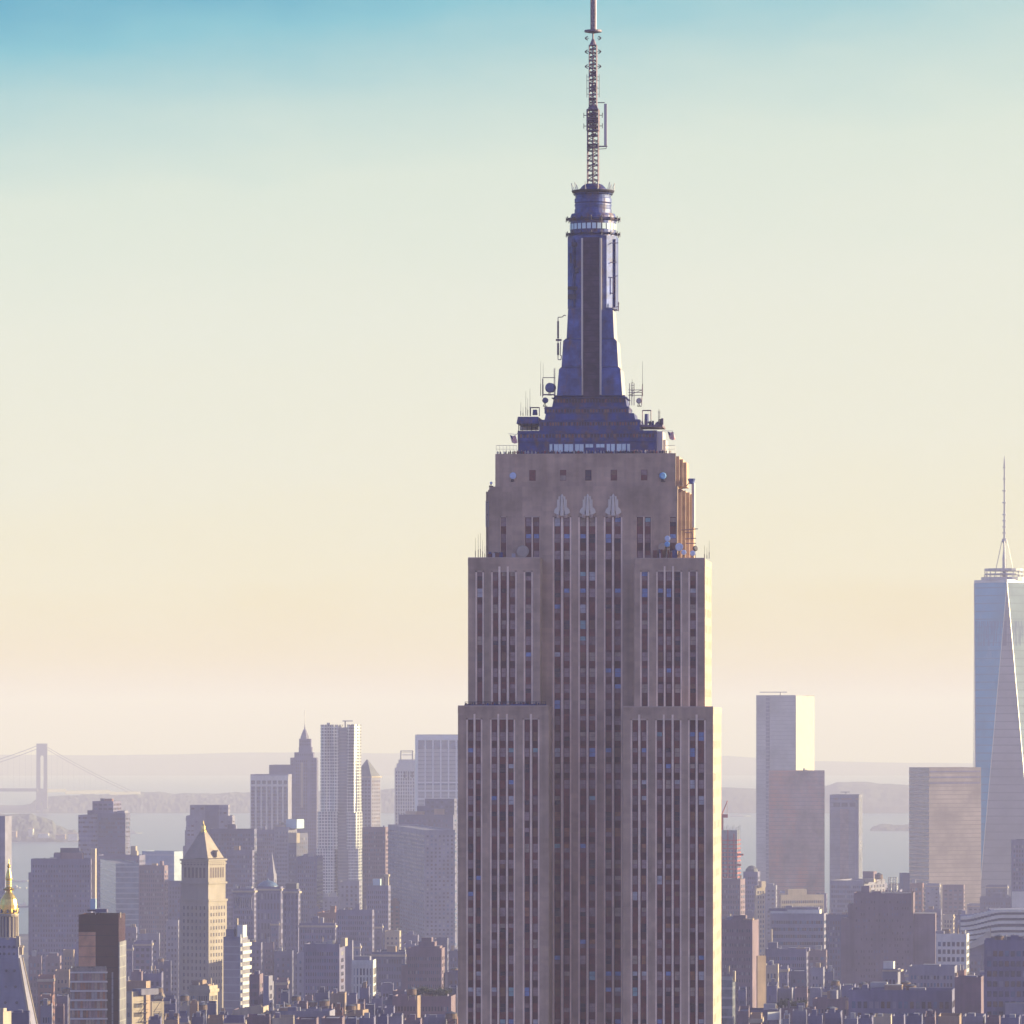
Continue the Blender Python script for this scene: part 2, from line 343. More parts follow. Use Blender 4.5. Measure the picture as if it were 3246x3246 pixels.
# piers of the shaft down to the street, then the wide block
xs = [1702] + [x for b in CB for x in b[0]] + [2032]
for a, b in zip(xs[0::2], xs[1::2]): mb.box(T.u(a, v), T.u(b, v), v, v + ST, 0, T.z(1775, 0, v), STONE)
mb.box(T.u(1702, v), T.u(2032, v), v + ST, D - v, 0, T.z(1775, 0, v), STONE)
T.part('centre_shaft', mb)
mb = MB()
SB = [((1586, 1606), [(1587, 1605)], []), ((1663, 1711), [(1666, 1684), (1691, 1709)], [(1685, 1689)]), ((2017, 2064), [(2020, 2038), (2044.5, 2062)], [(2039, 2043)]), ((2122, 2144), [(2123, 2143)], [])]
allb = sorted([b[0] for b in SB] + [b[0] for b in CB])
xs = [1550.5] + [x for b in allb for x in b] + [2148]
for a, b in zip(xs[0::2], xs[1::2]): mb.box(T.u(a, v), T.u(b, v), v, v + ST, T.z(1775, 0, v), T.z(1634, 0, v), STONE)
mb.box(T.u(1550.5, v), T.u(2148, v), v, v + ST, T.z(1634, 0, v), T.z(1540, 0, v), STONE)
VB = D - VC + 1.0
mb.box(T.u(1550.5, v), T.u(2148, v), v + ST, VB, T.z(1775, 0, v), T.z(1540, 0, v), STONE)
uL, uR = T.u(1550.5, v), T.u(2148, v)
z0, z1 = T.z(1775, 0, v), T.z(1543, 0, v)
for k in range(1, 5):                               # notched corners: each pier stands a little farther out and back
    a, b = v + ST + 1.5 * k, VB - 1.5 * k
    hz = z1 - .35 * k
    mb.box(uR + .82 * (k - 1), uR + .82 * k, a, b, z0, hz, STONE)
    if k < 3: mb.box(uL - .6 * k, uL - .6 * (k - 1), a + 2, b, z0, hz, STONE)
T.part('upper_block', mb)
for b in CB:
    bay(v, b[0][0], b[0][1], b[1], b[2], 1638, YB, True, crest=0)
for b in SB: bay(v, b[0][0], b[0][1], b[1], b[2], 1638, 1790, crest=0, edge=1)
# winged ornaments over the three middle bays
for cx in (1781.6, 1863, 1944):
    o = MB(); c = T.u(cx, v); s = T.Y / F
    def X(p): return c + p * s
    def Z(y): return T.z(y, 0, v)
    o.prism([(X(-5), v - .75), (X(5), v - .75), (X(9), v), (X(-9), v)], Z(1634), Z(1575), TRIM, [(X(-2), v - .5), (X(2), v - .5), (X(6), v), (X(-6), v)])
    for sg in (-1, 1):
        a = sorted((X(sg * 6), X(sg * 16))); o.prism([(a[0], v - .42), (a[1], v - .42), (a[1], v), (a[0], v)], Z(1618), Z(1582), TRIM)
        a = sorted((X(sg * 5), X(sg * 11))); o.prism([(a[0], v - .5), (a[1], v - .5), (a[1], v), (a[0], v)], Z(1582), Z(1572), TRIM)
        q = [(X(sg * 9), v - .55, Z(1634)), (X(sg * 26), v - .3, Z(1624)), (X(sg * 24), v - .3, Z(1614)), (X(sg * 16), v - .5, Z(1606)), (X(sg * 9), v - .6, Z(1606))]
        if sg > 0: q = q[::-1]
        o.poly(q[::-1], TRIM)
        o.poly([(p[0], v - .02, p[2]) for p in q], TRIM)
        for i in range(5):
            p, r_ = q[i], q[(i + 1) % 5]; o.poly([p, r_, (r_[0], v - .02, r_[2]), (p[0], v - .02, p[2])], TRIM)
        o.lathe(X(sg * 12), v - .2, [(.42, Z(1640)), (.5, Z(1632)), (.3, Z(1628))], STONE2, 10)
    o.prism([(X(-4), v - .5), (X(4), v - .5), (X(7), v), (X(-7), v)], Z(1575), Z(1564), TRIM, [(X(-.5), v - .2), (X(.5), v - .2), (X(1), v), (X(-1), v)])
    T.part('wing_ornament', o)
# the plain block below the observation deck
v2 = VC + .8
mb = MB()
mb.box(T.u(1570, v2), T.u(2142, v2), v2, VB - .8, T.z(1540, 0, v2), T.z(1449, 0, v2), STONE)
mb.box(T.u(1570, v2), T.u(2142, v2), v2 + .001, v2 + .55, T.z(1449, 0, v2), T.z(1436, 0, v2), STONE)
mb.box(T.u(1570, v2), T.u(1570, v2) + .5, v2 + .551, VB - .8, T.z(1449, 0, v2), T.z(1436, 0, v2), STONE)
uR2 = T.u(2142, v2)
for k in range(1, 4): mb.box(uR2 + .75 * (k - 1), uR2 + .75 * k, v2 + 1.2 * k, VB - .8 - 1.2 * k, T.z(1540, 0, v2), T.z(1436 + 9 * k, 0, v2), STONE)
for px in (1629, 1727, 1823, 1905, 1985, 2081): mb.box(T.u(px, v2), T.u(px + 5, v2), v2 - .12, v2, T.z(1540, 0, v2), T.z(1441, 0, v2), STONE)
T.part('parapet_block', mb)
for i, (px, c_) in enumerate(((1688, 'maroon'), (1785, 'maroon'), (1865, 'dark'), (1946, 'brown'), (2042, 'mauve'))):
    w = MB(); panes(w, T.u(px - 10, v2), T.u(px + 10, v2), T.z(1522, 0, v2), T.z(1488, 0, v2), v2 - .06, c_, random.choice(['beige', 'dark', 'maroon'])); T.part('small_window', w)
for w in single: T.part('window', w)
T.part('windows', wins, kind='stuff')
# ---- the metal crown above the deck
def tier(name, l, r, yt, yb, v, m, back=None, tx=0, strip=None, top=None):
    mb = MB(); vb = (44 - v) if back is None else back
    zb, zt = T.z(yb, 0, v), T.z(yt, 0, v)
    mb.box(T.u(l, v), T.u(r, v), v, vb, zb, zt, m, tx, tx, top)
    if strip:
        y0, y1, n, mm = strip
        wgrid(mb, 'F', T.u(l + 6, v), T.u(r - 6, v), v, T.z(y1, 0, v), T.z(y0, 0, v), n, T.z(y0, 0, v) - T.z(y1, 0, v) - .001, .68, .9, mm, out=.05)
        mb.box(T.u(l, v) - .1, T.u(r, v) + .1, v - .25, vb, T.z(y0 - 1.5, 0, v), T.z(y0 - 4, 0, v), ALUD)
    return T.part(name, mb)
WD = [WV['maroon'], WV['dark'], WV['brown'], WV['dark']]
tier('deck_storey', 1642, 2082, 1398, 1454, 14.5, ALUD, 29.5)
g = MB(); vv = 14.42
for a, b in ((1742, 1751), (1756, 1769), (1770, 1784), (1789, 1803), (1804, 1817), (1823, 1836), (1837, 1850), (1856, 1867), (1868, 1880), (1890, 1902), (1903, 1916), (1923, 1934), (1937, 1949), (1955, 1970), (1972, 1984), (1988, 1997)):
    tall = not (1852 < a < 1918)
    g.poly([(T.u(a, vv), vv, T.z(1430 if tall else 1417, 0, vv)), (T.u(b, vv), vv, T.z(1430 if tall else 1417, 0, vv)), (T.u(b, vv), vv, T.z(1406, 0, vv)), (T.u(a, vv), vv, T.z(1406, 0, vv))], BRIGHTG)
T.part('deck_glazing', g)
g = MB(); g.box(T.u(2082, 14.7) + .01, T.u(2100, 14.7), 15.2, 29, T.z(1444, 0, 14.7), T.z(1366, 0, 14.7), PALE); g.box(T.u(2100, 15.5) + .02, T.u(2109, 15.5), 17, 27, T.z(1444, 0, 15.5), T.z(1392, 0, 15.5), PALE)
T.part('flank_bay', g)
tier('crown_tier', 1641, 2082, 1363, 1398, 14.2, ALUD, 29.8, strip=(1374, 1386, 42, WD))
tier('crown_tier', 1709, 2028, 1328, 1363, 15.0, ALUD, 29, strip=(1336, 1348, 36, WD))
tier('crown_tier', 1726, 2013, 1308, 1328, 15.4, ALUD, 28.6, tx=.3)
tier('crown_tier', 1726, 1993, 1287, 1308, 15.6, ALUD, 28.4, strip=(1295, 1306, 28, WD))
tier('crown_tier', 1750, 1987, 1250, 1287, 15.9, ALUD, 28.1, tx=.5, strip=(1262, 1275, 24, WD))
g = MB(); g.box(T.u(1637, 14.3), T.u(1709, 14.3) - .01, 14.3, 28, T.z(1340, 0, 14.3), T.z(1318, 0, 14.3), ALUD, .3, .3)
for px in (1643, 1656, 1670, 1684, 1698): g.box(T.u(px, 14.6), T.u(px, 14.6) + .12, 14.6, 14.72, T.z(1363, 0, 14.6), T.z(1340, 0, 14.6), DARKM)
for px in (1643, 1684): g.box(T.u(px, 27), T.u(px, 27) + .2, 27, 27.2, T.z(1363, 0, 27), T.z(1340, 0, 27), DARKM)
g.poly([(T.u(1648, 27.5), 27.5, T.z(1362, 0, 27.5)), (T.u(1708, 27.5), 27.5, T.z(1362, 0, 27.5)), (T.u(1708, 27.5), 27.5, T.z(1345, 0, 27.5)), (T.u(1648, 27.5), 27.5, T.z(1345, 0, 27.5))], TRIM)  # pale sheet: brightness of the open gap put into colour
T.part('roof_canopy', g)
g = MB(); g.box(T.u(2028, 14.5) + .02, T.u(2100, 14.5), 14.6, 27, T.z(1352, 0, 14.5), T.z(1345, 0, 14.5), RUST)
for k in range(14):
    px = random.uniform(2031, 2095); w = random.uniform(3, 9); h = random.uniform(5, 22); y = random.uniform(15, 20)
    g.box(T.u(px, y), T.u(px + w, y), y, y + random.uniform(.4, 1.2), T.z(1345, 0, y), T.z(1345 - h, 0, y), random.choice([RUST, PALE, DARKM, ALUD]))
T.part('equipment_platform', g)
# ---- the mast
VM = 22.0; um = T.u(1880, VM)
def wing(name, l, r, yt, yb, v, sl):
    mb = MB(); zb, zt = T.z(yb, 0, v), T.z(yt, 0, v)
    for a, b in ((l, 1843), (1907, r)):
        x0, x1 = T.u(a, v), T.u(b, v); e = .55
        p0 = [(x0, v), (x1, v), (x1, 44 - v), (x0, 44 - v)]
        q0, q1 = (x0 + sl, x1) if a == l else (x0, x1 - sl)
        p1 = [(q0, v + sl), (q1, v + sl), (q1, 44 - v - sl), (q0, 44 - v - sl)]
        mb.prism(p0, zb, zt - e, ALU, p1)
        r0, r1 = (q0 + e, q1) if a == l else (q0, q1 - e)
        mb.prism(p1, zt - e, zt, ALU, [(r0, v + sl + .3), (r1, v + sl + .3), (r1, 44 - v - sl - .3), (r0, 44 - v - sl - .3)])
    for xa, sg in ((T.u(l, v), -1), (T.u(r, v), 1)):      # added pale facing: sunlight on the outer flanks put into colour
        q = [(xa + sg * .03, v + .5, zb), (xa + sg * .03, 43.5 - v, zb), (xa - sg * (sl - .03), 43.5 - v - sl, zt - e), (xa - sg * (sl - .03), v + sl + .5, zt - e)]
        mb.poly(q if sg > 0 else q[::-1], PALE)
    return T.part(name, mb)
wing('mast_wing', 1765, 1972, 1160, 1252, 15.0, .45)
wing('mast_wing', 1780, 1959, 1070, 1160, 15.5, .35)
wing('mast_wing', 1796, 1946, 972, 1070, 15.9, .3)
mb = MB(); a = 5.55; c_ = 2.1
oc = [(um - a + c_, VM - a), (um + a - c_, VM - a), (um + a, VM - a + c_), (um + a, VM + a - c_), (um + a - c_, VM + a), (um - a + c_, VM + a), (um - a, VM + a - c_), (um - a, VM - a + c_)]
mb.prism(oc, T.z(980, 0, VM), T.z(750, 0, VM), ALU)
for px, w in ((1815, 3), (1934, 3), (1948, 2)): mb.box(T.u(px, VM - a), T.u(px + w, VM - a), VM - a - .15 + (1.6 if px > 1930 else 0), VM - a + .5 + (1.6 if px > 1930 else 0), T.z(975, 0, VM), T.z(760, 0, VM), ALUD)
T.part('mast_shaft', mb)
mb = MB(); mb.box(T.u(1848, 16.2), T.u(1901, 16.2), 16.2, 27.8, T.z(1272, 0, 16.2), T.z(749, 0, 16.2), MGLASS); T.part('mast_window_strip', mb)
for l, r in ((1842.5, 1848), (1901, 1907.5)):
    mb = MB(); mb.box(T.u(l, 15.95), T.u(r, 15.95), 15.6, 28.4, T.z(1250, 0, 16), T.z(752, 0, 16), TRIM); T.part('mast_trim_strip', mb)
def ring(name, prof, m, n=32, extra=None):
    mb = MB(); s = T.Y / F
    mb.lathe(um, VM, [(r_ * s, T.z(y, 0, VM)) for r_, y in prof], m, n)
    if extra: extra(mb)
    return T.part(name, mb)
def brackets(y):
    def f(mb):
        z = T.z(y, 0, VM); s = T.Y / F
        for k in range(16):
            t = 2 * math.pi * k / 16; c, d = math.cos(t), math.sin(t)
            mb.tube((um + 70 * s * c, VM + 70 * s * d, z + .1), (um + 88 * s * c, VM + 88 * s * d, z), .22, DARKM, 4)
            mb.tube((um + 87 * s * c, VM + 87 * s * d, z - .6), (um + 87 * s * c, VM + 87 * s * d, z + .55), .1, DARKM, 4)
    return f
ring('ledge', [(73, 752), (73, 744), (81, 742), (82, 738), (74, 737)], ALUD, extra=brackets(741))
rb = ring('window_drum', [(74, 737), (74, 700)], ALUD)
g = MB(); s = T.Y / F
for k in range(28):
    t0 = 2 * math.pi * (k + .12) / 28; t1 = 2 * math.pi * (k + .88) / 28; rr = 75.2 * s
    g.poly([(um + rr * math.cos(t), VM + rr * math.sin(t), T.z(y, 0, VM)) for t, y in ((t0, 727), (t1, 727), (t1, 709), (t0, 709))], BRIGHTG)
T.part('lookout_glazing', g)
ring('ledge', [(75, 700), (80, 697), (82, 692), (76, 690), (74, 690), (73, 684), (70, 676)], ALUD, extra=brackets(693))
ring('mast_drum', [(60, 676), (60, 662), (58, 660), (59, 651), (60, 650), (60, 645), (56, 643), (60, 640), (60, 628), (57, 626), (58, 616), (64, 614), (60, 611)], ALU)
def horns(mb):
    z = T.z(604, 0, VM); s = T.Y / F
    for k in range(10):
        t = 2 * math.pi * k / 10; c, d = math.cos(t), math.sin(t)
        p = Vector((um + 67 * s * c, VM + 67 * s * d, z)); q = Vector((um + 70 * s * c, VM + 70 * s * d, z + 1.9)); w = Vector((um + 58 * s * c, VM + 58 * s * d, z))
        mb.tube(p, q, .06, PALE, 4); mb.tube(w, q, .06, PALE, 4); mb.tube((p + w) / 2, (p + q) / 2, .05, PALE, 4)
        mb.tube((um + 60 * s * c, VM + 60 * s * d, z - 1.0), (um + 67 * s * c, VM + 67 * s * d, z - .1), .08, DARKM, 4)
ring('catwalk', [(60, 611), (68, 606), (70, 602), (50, 601)], DARKM, extra=horns)
ring('dome', [(47, 601), (46, 598), (41, 594), (36, 588), (30, 583), (22, 580), (2, 579)], ALUD)
# ---- the lattice antenna
def lattice(mb, cx, cy, z0, z1, w, n, rl, rb, m, braces=True):
    h = w / 2; cs = [(-h, -h), (h, -h), (h, h), (-h, h)]
    for x, y in cs: mb.tube((cx + x, cy + y, z0), (cx + x, cy + y, z1), rl * .8, m, 4)
    for k in range(n + 1):
        z = z0 + (z1 - z0) * k / n
        for a_, b_ in zip(cs, cs[1:] + cs[:1]):
            mb.tube((cx + a_[0], cy + a_[1], z), (cx + b_[0], cy + b_[1], z), rb, m, 4)
            if braces and k < n:
                z2 = z0 + (z1 - z0) * (k + 1) / n; zz = (z, z2) if k % 2 else (z2, z)
                mb.tube((cx + a_[0], cy + a_[1], zz[0]), (cx + b_[0], cy + b_[1], zz[1]), rb * .8, m, 4)
zz = lambda y: T.z(y, 0, VM)
ua = T.u(1880, VM); s = T.Y / F
mb = MB()
lattice(mb, ua, VM, zz(584), zz(412), 34 * s, 11, .17, .10, RUST); mb.tube((ua, VM, zz(584)), (ua, VM, zz(330)), .22, RUST, 6)
lattice(mb, ua, VM, zz(412), zz(345), 36 * s, 5, .22, .13, RUST); lattice(mb, ua, VM, zz(412), zz(345), 22 * s, 7, .10, .09, RUST)
lattice(mb, ua, VM, zz(345), zz(140), 23 * s, 17, .17, .10, RUST); mb.tube((ua, VM, zz(330)), (ua, VM, zz(100)), .20, RUST, 6)
mb.cyl(ua, VM, zz(140), zz(120), 12 * s, 4 * s, RUST, 8); mb.cyl(ua, VM, zz(345), zz(328), 18 * s, 12 * s, RUST, 8)
for y in (455, 465, 410, 378, 345): mb.box(ua - 19 * s, ua + 19 * s, VM - 19 * s, VM + 19 * s, zz(y + 1.5), zz(y - 1.5), RUST)
lattice(mb, ua, VM, zz(100), zz(-300), 13 * s, 34, .15, .10, RUST)
mb.box(ua - 4 * s, ua + 4.5 * s, VM - 5 * s, VM + 4 * s, zz(92), zz(-300), PALE); mb.tube((ua + 9 * s, VM, zz(92)), (ua + 9 * s, VM, zz(-300)), .14, PALE, 6)
for k in range(14):                     # cable runs and small boxes between the legs
    y = random.uniform(150, 575); mb.box(ua + random.uniform(-10, 4) * s, ua + random.uniform(5, 12) * s, VM - 8 * s, VM + 2 * s, zz(y), zz(y - random.uniform(3, 12)), random.choice([RUST, DARKM]))
ant = T.part('antenna_mast', mb)
o = MB(); o.cyl(ua, VM, zz(98), zz(92), 28 * s, 28 * s, RUST, 20); o.cyl(ua, VM, zz(101), zz(98), 12 * s, 27 * s, RUST, 12); T.part('ring_platform', o, parent=ant)
for y in (117, 160, 207):
    for sg in (-1, 1):
        o = MB(); x = ua + sg * 13 * s; e = ua + sg * 26 * s
        o.tube((x, VM, zz(y)), (e, VM, zz(y)), .07, DARKM, 4)
        pts = [(e - sg * 9 * s * (abs(t) ** 1.5), VM, zz(y + 6 * t)) for t in (-1, -.5, 0, .5, 1)]
        for p, q in zip(pts, pts[1:]): o.tube(p, q, .11, DARKM, 4)
        T.part('dipole', o, parent=ant)
for y, xs_ in ((362, 30), (396, 30)):
    for sg in (-1, 1):
        o = MB(); e = ua + sg * xs_ * s; o.tube((ua + sg * 17 * s, VM, zz(y)), (e, VM, zz(y)), .08, DARKM, 4); o.tube((e, VM, zz(y + 8)), (e, VM, zz(y - 8)), .07, DARKM, 4); T.part('dipole', o, parent=ant)
for ya, yb_ in ((232, 305),):
    for sg in (-1, 1):
        o = MB(); e = ua + sg * 20 * s; o.tube((e, VM, zz(yb_)), (e, VM, zz(ya)), .06, DARKM, 4)
        for y in (240, 252, 276, 295): o.tube((ua + sg * 11 * s, VM, zz(y)), (e, VM, zz(y)), .05, DARKM, 4)
        T.part('whip_pair', o, parent=ant)
o = MB(); o.box(T.u(1915, VM), T.u(1924, VM), VM - .3, VM + .3, zz(458), zz(326), PALE); o.box(T.u(1895, VM), T.u(1925, VM), VM - .15, VM + .15, zz(463), zz(459), RUST)
o.tube((T.u(1895, VM), VM, zz(322)), (T.u(1917, VM), VM, zz(322)), .1, DARKM, 4); o.tube((T.u(1895, VM), VM, zz(470)), (T.u(1922, VM), VM, zz(468)), .07, DARKM, 4); o.tube((T.u(1922, VM), VM, zz(468)), (T.u(1922, VM), VM, zz(460)), .07, DARKM, 4)
T.part('panel_antenna', o, parent=ant)
# pipe frames on the mast
o = MB(); P = lambda px, y, v=VM: (T.u(px, v), v, T.z(y, 0, v))
for pts in ([(1794, 998), (1788, 996), (1783, 1002), (1769, 1003), (1769, 1015)], [(1769, 1015), (1769, 1137), (1778, 1138), (1780, 1125)], [(1762, 1073), (1780, 1077)], [(1777, 1080), (1776, 1124), (1780, 1125)]):
    for a, b in zip(pts, pts[1:]): o.tube(P(*a), P(*b), .1, RUST, 5)
o.tube(P(1769, 1015), P(1769, 1070), .22, RUST, 6); o.tube(P(1769, 1085), P(1769, 1123), .24, RUST, 6); o.box(P(1762, 0)[0], P(1780, 0)[0], VM - .3, VM + .3, T.z(1078, 0, VM), T.z(1072, 0, VM), RUST)
T.part('pipe_frame', o)
o = MB()
for pts in ([(1930, 768), (1960, 768)], [(1931, 768), (1931, 924), (1944, 929), (1944, 875), (1958, 872)], [(1931, 829), (1955, 829)], [(1931, 878), (1944, 878)], [(1936, 975), (1960, 970)], [(1961, 955), (1961, 985)], [(1958, 960), (1963, 960)]):
    for a, b in zip(pts, pts[1:]): o.tube(P(a[0], a[1], 17.4), P(b[0], b[1], 17.4), .1, RUST, 5)
T.part('pipe_frame', o)
for y0, y1, x0, x1 in ((800, 830, 1806, 1812), (845, 862, 1822, 1834), (905, 915, 1800, 1830), (930, 945, 1800, 1826), (765, 778, 1812, 1830)):
    o = MB().box(T.u(x0, 16.2), T.u(x1, 16.2), 15.9, 16.6, T.z(y1, 0, 16), T.z(y0, 0, 16), DARKM); T.part('antenna_box', o)
# vertical tubes at the notched corner, with the swept bracket on top
o = MB(); o.cyl(T.u(2198, 14), 14, T.z(1672, 0, 14), T.z(1532, 0, 14), .42, .42, PALE, 12); o.cyl(T.u(2192, 14), 14, T.z(1534, 0, 14), T.z(1517, 0, 14), .5, .9, ALU, 12)
for pts in ([(2152, 1552), (2172, 1545), (2186, 1528)], [(2150, 1560), (2165, 1553)], [(2160, 1680), (2212, 1676)], [(2172, 1688), (2195, 1688), (2195, 1710)], [(2172, 1708), (2206, 1706)], [(2174, 1722), (2206, 1722)]):
    for a, b in zip(pts, pts[1:]): o.tube(P(a[0], a[1], 13), P(b[0], b[1], 13), .11, RUST, 5)
T.part('corner_antenna', o)
# roof machinery on the lower shoulder
o = MB()
for px in range(1474, 1728, 7):
    h = random.uniform(6, 14); y = random.uniform(1.4, 2.6); o.box(T.u(px, y), T.u(px + random.uniform(3, 7), y), y, y + random.uniform(.5, 1.2), T.z(2239, 0, y), T.z(2239 - h, 0, y), random.choice([DARKM, SPAN, ALUD, RUST]))
o.box(T.u(1472, 1), T.u(1732, 1), 1.0, 1.15, T.z(2239, 0, 1), T.z(2233, 0, 1), ALUD)
for px in range(1474, 1732, 16): o.tube((T.u(px, 1), 1.1, T.z(2239, 0, 1)), (T.u(px, 1), 1.1, T.z(2224, 0, 1)), .06, DARKM, 4)
o.tube((T.u(1474, 1), 1.1, T.z(2225, 0, 1)), (T.u(1732, 1), 1.1, T.z(2225, 0, 1)), .06, DARKM, 4)
T.part('roof_machinery', o)
# ---- things standing on the tower
TW = Matrix.Translation((T.Xc, T.Y, T.base)) @ Matrix.Rotation(-R(GRID), 4, 'Z')
def tp(px, py, v): return TW @ Vector((T.u(px, v), v, T.z(py, T.u(px, v), v)))
DISHW = mat('dish_white', (0.50, 0.56, 0.68), 0.4, var=0.08, scale=1.5); DISHT = mat('dish_tan', (0.40, 0.31, 0.24), 0.6, var=0.1, scale=1.0); DISHB = mat('dish_blue', (0.16, 0.34, 0.58), 0.4, var=0.15, scale=1.0)
def dish(label, px, py, v, rpx, m, foot, face=(-.15, -1, .05), drum=.5):
    s = T.Y / F; r = rpx * s; p = tp(px, py, v); zf = tp(px, foot, v).z
    e = empty('satellite_dish', label, 'dish', (p.x, p.y, zf), 0, 'dishes bolted to the stone tower')
    d = Vector(face).normalized(); c = Vector((0, 0, p.z - zf)); b = MB()
    b.tube(c, c - d * drum * r, r, m, 20, r * .93); b.tube(c + d * .03, c + d * .12, r * .98, m, 20, r * .7)
    b.build('reflector', e)
    b = MB(); b.tube(c - d * drum * r * .9, (0, .45, 0), .1, DARKM, 5); b.tube((-.5, .5, 0), (.5, .5, 0), .1, DARKM, 4); b.tube((-.4, .5, 0), c - d * drum * r * .9, .07, DARKM, 4); b.build('stand', e)
dish('big round tan dish on the east shoulder roof in front of the paired windows', 1657, 1748, 9.3, 20, DISHT, 1768, drum=.25)
dish('small white dish on the stone wall at the far left of the square windows', 1626, 1508, 11.2, 11, DISHW, 1525)
dish('blue-white drum dish lit on one side, right of the square windows', 2102, 1508, 11.0, 11, DISHB, 1525, (.25, -1, 0), 1.0)
dish('upper of two stacked pale dishes beside the narrow window', 2116, 1707, 9.4, 9.5, DISHW, 1735)
dish('lower blue dish of the stacked pair beside the narrow window', 2115, 1725, 9.2, 9, DISHB, 1770)
dish('largest white dish on the west shoulder roof near the lit corner', 2153, 1734, 8.6, 13, DISHW, 1770)
dish('small white dish standing lower beside the largest white dish', 2168, 1751, 8.2, 8.5, DISHW, 1770)
dish('white dish near the outer edge of the west shoulder roof', 2196, 1754, 7.8, 9, DISHW, 1770)
dish('tan dish half hidden behind the stacked pale pair', 2099, 1733, 10.0, 12, DISHT, 1770, drum=.3)
dish('dark dish facing away at the outer edge of the west roof', 2205, 1738, 9.2, 9, DARKM, 1770, (.5, -.7, .2))
dish('large blue drum dish on a frame at the east foot of the mast', 1742, 1229, 15.2, 16, ALU, 1252, (-.5, -1, 0), 1.1)
dish('dark drum dish below the large blue drum on the crown', 1728, 1269, 15.4, 9.5, ALUD, 1287, (-.2, -1, 0), 1.1)
dish('pale drum dish on the west edge of the crown', 2027, 1270, 15.6, 9.5, PALE, 1287, (.2, -1, 0), 1.2)
dish('tiny white dish on a pole at the east corner of the upper block', 1557, 1531, 12.5, 4.5, DISHW, 1541)
# square frames with machinery on the crown
def rig(label, l, r, yt, yb, v):
    p = tp((l + r) / 2, yb, v); s = T.Y / F; w = (r - l) * s / 2; h = (yb - yt) * s
    e = empty('antenna_frame', label, 'antenna', tuple(p), 0, 'square pipe frames on the crown'); b = MB()
    for x in (-w, w):
        for y in (0, 1.6): b.tube((x, y, 0), (x, y, h), .09, RUST, 4)
        b.tube((x, 0, h), (x, 1.6, h), .09, RUST, 4)
    for y in (0, 1.6): b.tube((-w, y, h), (w, y, h), .09, RUST, 4)
    b.build('frame', e); b = MB(); b.cyl(0, .8, .2, h * .75, w * .6, w * .5, ALU, 10); b.build('machine_drum', e)
rig('square pipe frame round a dark drum on the east canopy roof', 1682, 1710, 1291, 1318, 16)
rig('square pipe frame round a pale drum on the west platform', 2037, 2064, 1300, 1345, 15.5)
def whip(label, group, px, yt, yb, v, r=.05, ticks=0):
    p = tp(px, yb, v); h = tp(px, yt, v).z - p.z; b = MB(); b.tube((0, 0, 0), (0, 0, h), r, DARKM, 5, r * .5); b.tube((0, 0, 0), (0, 0, h * .35), r * 1.7, DARKM, 5)
    for k in range(ticks): b.tube((-.25, 0, h * (.35 + .6 * k / max(1, ticks))), (.3, 0, h * (.35 + .6 * k / max(1, ticks))), .05, DARKM, 4)
    o = b.build('whip_antenna', None, label, 'antenna', group); o.location = p
for px, yt in ((1651, 1275), (1658, 1290), (1667, 1240), (1673, 1262), (1680, 1232)): whip('thin whip antenna in the cluster on the east canopy roof of the crown', 'whips on the east canopy roof', px, yt, 1318, 16.5)
for px, yt in ((1714, 1145), (1722, 1152), (1760, 1165)): whip('thin tall whip antenna beside the blue drum at the east foot of the mast', 'whips beside the blue drum', px, yt, 1255, 15.5, .05)
whip('thin tall whip antenna at the west foot of the mast', None, 2037, 1145, 1256, 15.6, .06)
whip('short whip antenna with cross bars at the west foot of the mast', None, 2004, 1202, 1258, 15.6, .07, 4)
whip('whip antenna with stacked cross bars at the outer edge of the west platform', None, 2089, 1297, 1345, 15.2, .07, 7)
for px, yt in ((1507, 1705), (1516, 1694), (1523, 1690), (1530, 1712), (1537, 1730)): whip('thin whip antenna on the east end of the upper shoulder roof', 'whips on the east shoulder roof', px, yt, 1768, 9)
for px, yt in ((2243 - 10, 1729), (2241, 1736), (2248, 1712)): whip('thin whip antenna on the west end of the upper shoulder roof', 'whips on the west shoulder roof', px, yt, 1771, 14)
b = MB()
for x0 in (1541, 1548): b.tube(tp(x0, 1670, 12), tp(x0, 1588, 12), .13, PALE, 6)
b.tube(tp(1541, 1592, 12), tp(1556, 1592, 12), .07, DARKM, 4); b.tube(tp(1541, 1632, 12), tp(1556, 1632, 12), .07, DARKM, 4)
b.build('tube_antenna', None, 'pair of pale tube antennas clamped to the east corner of the upper block', 'antenna')
b = MB()
for px in (1742 + 15, 1728 - 8): b.tube(tp(px, 1260, 15.3), tp(px, 1168 if px > 1740 else 1200, 15.3), .1, RUST, 5)
for y in (1197, 1252, 1250): b.tube(tp(1720, y, 15.3), tp(1760, y, 15.3), .09, RUST, 5)
b.build('pipe_scaffold', None, 'rusty pipe scaffold carrying the blue drum beside the mast', 'scaffold')
b = MB()
for px in (1996, 2003, 2010): b.tube(tp(px, 1285, 15.4), tp(px, 1215, 15.4), .09, RUST, 5)
for y in (1236, 1253, 1244): b.tube(tp(1992, y, 15.4), tp(2036, y, 15.4), .08, RUST, 5)
b.tube(tp(1992, 1253, 15.4), tp(2036, 1236, 15.4), .06, RUST, 4); b.tube(tp(2034, 1285, 15.4), tp(2036, 1225, 15.4), .09, RUST, 5)
b.build('pipe_scaffold', None, 'rusty pipe scaffold at the west foot of the mast', 'scaffold')
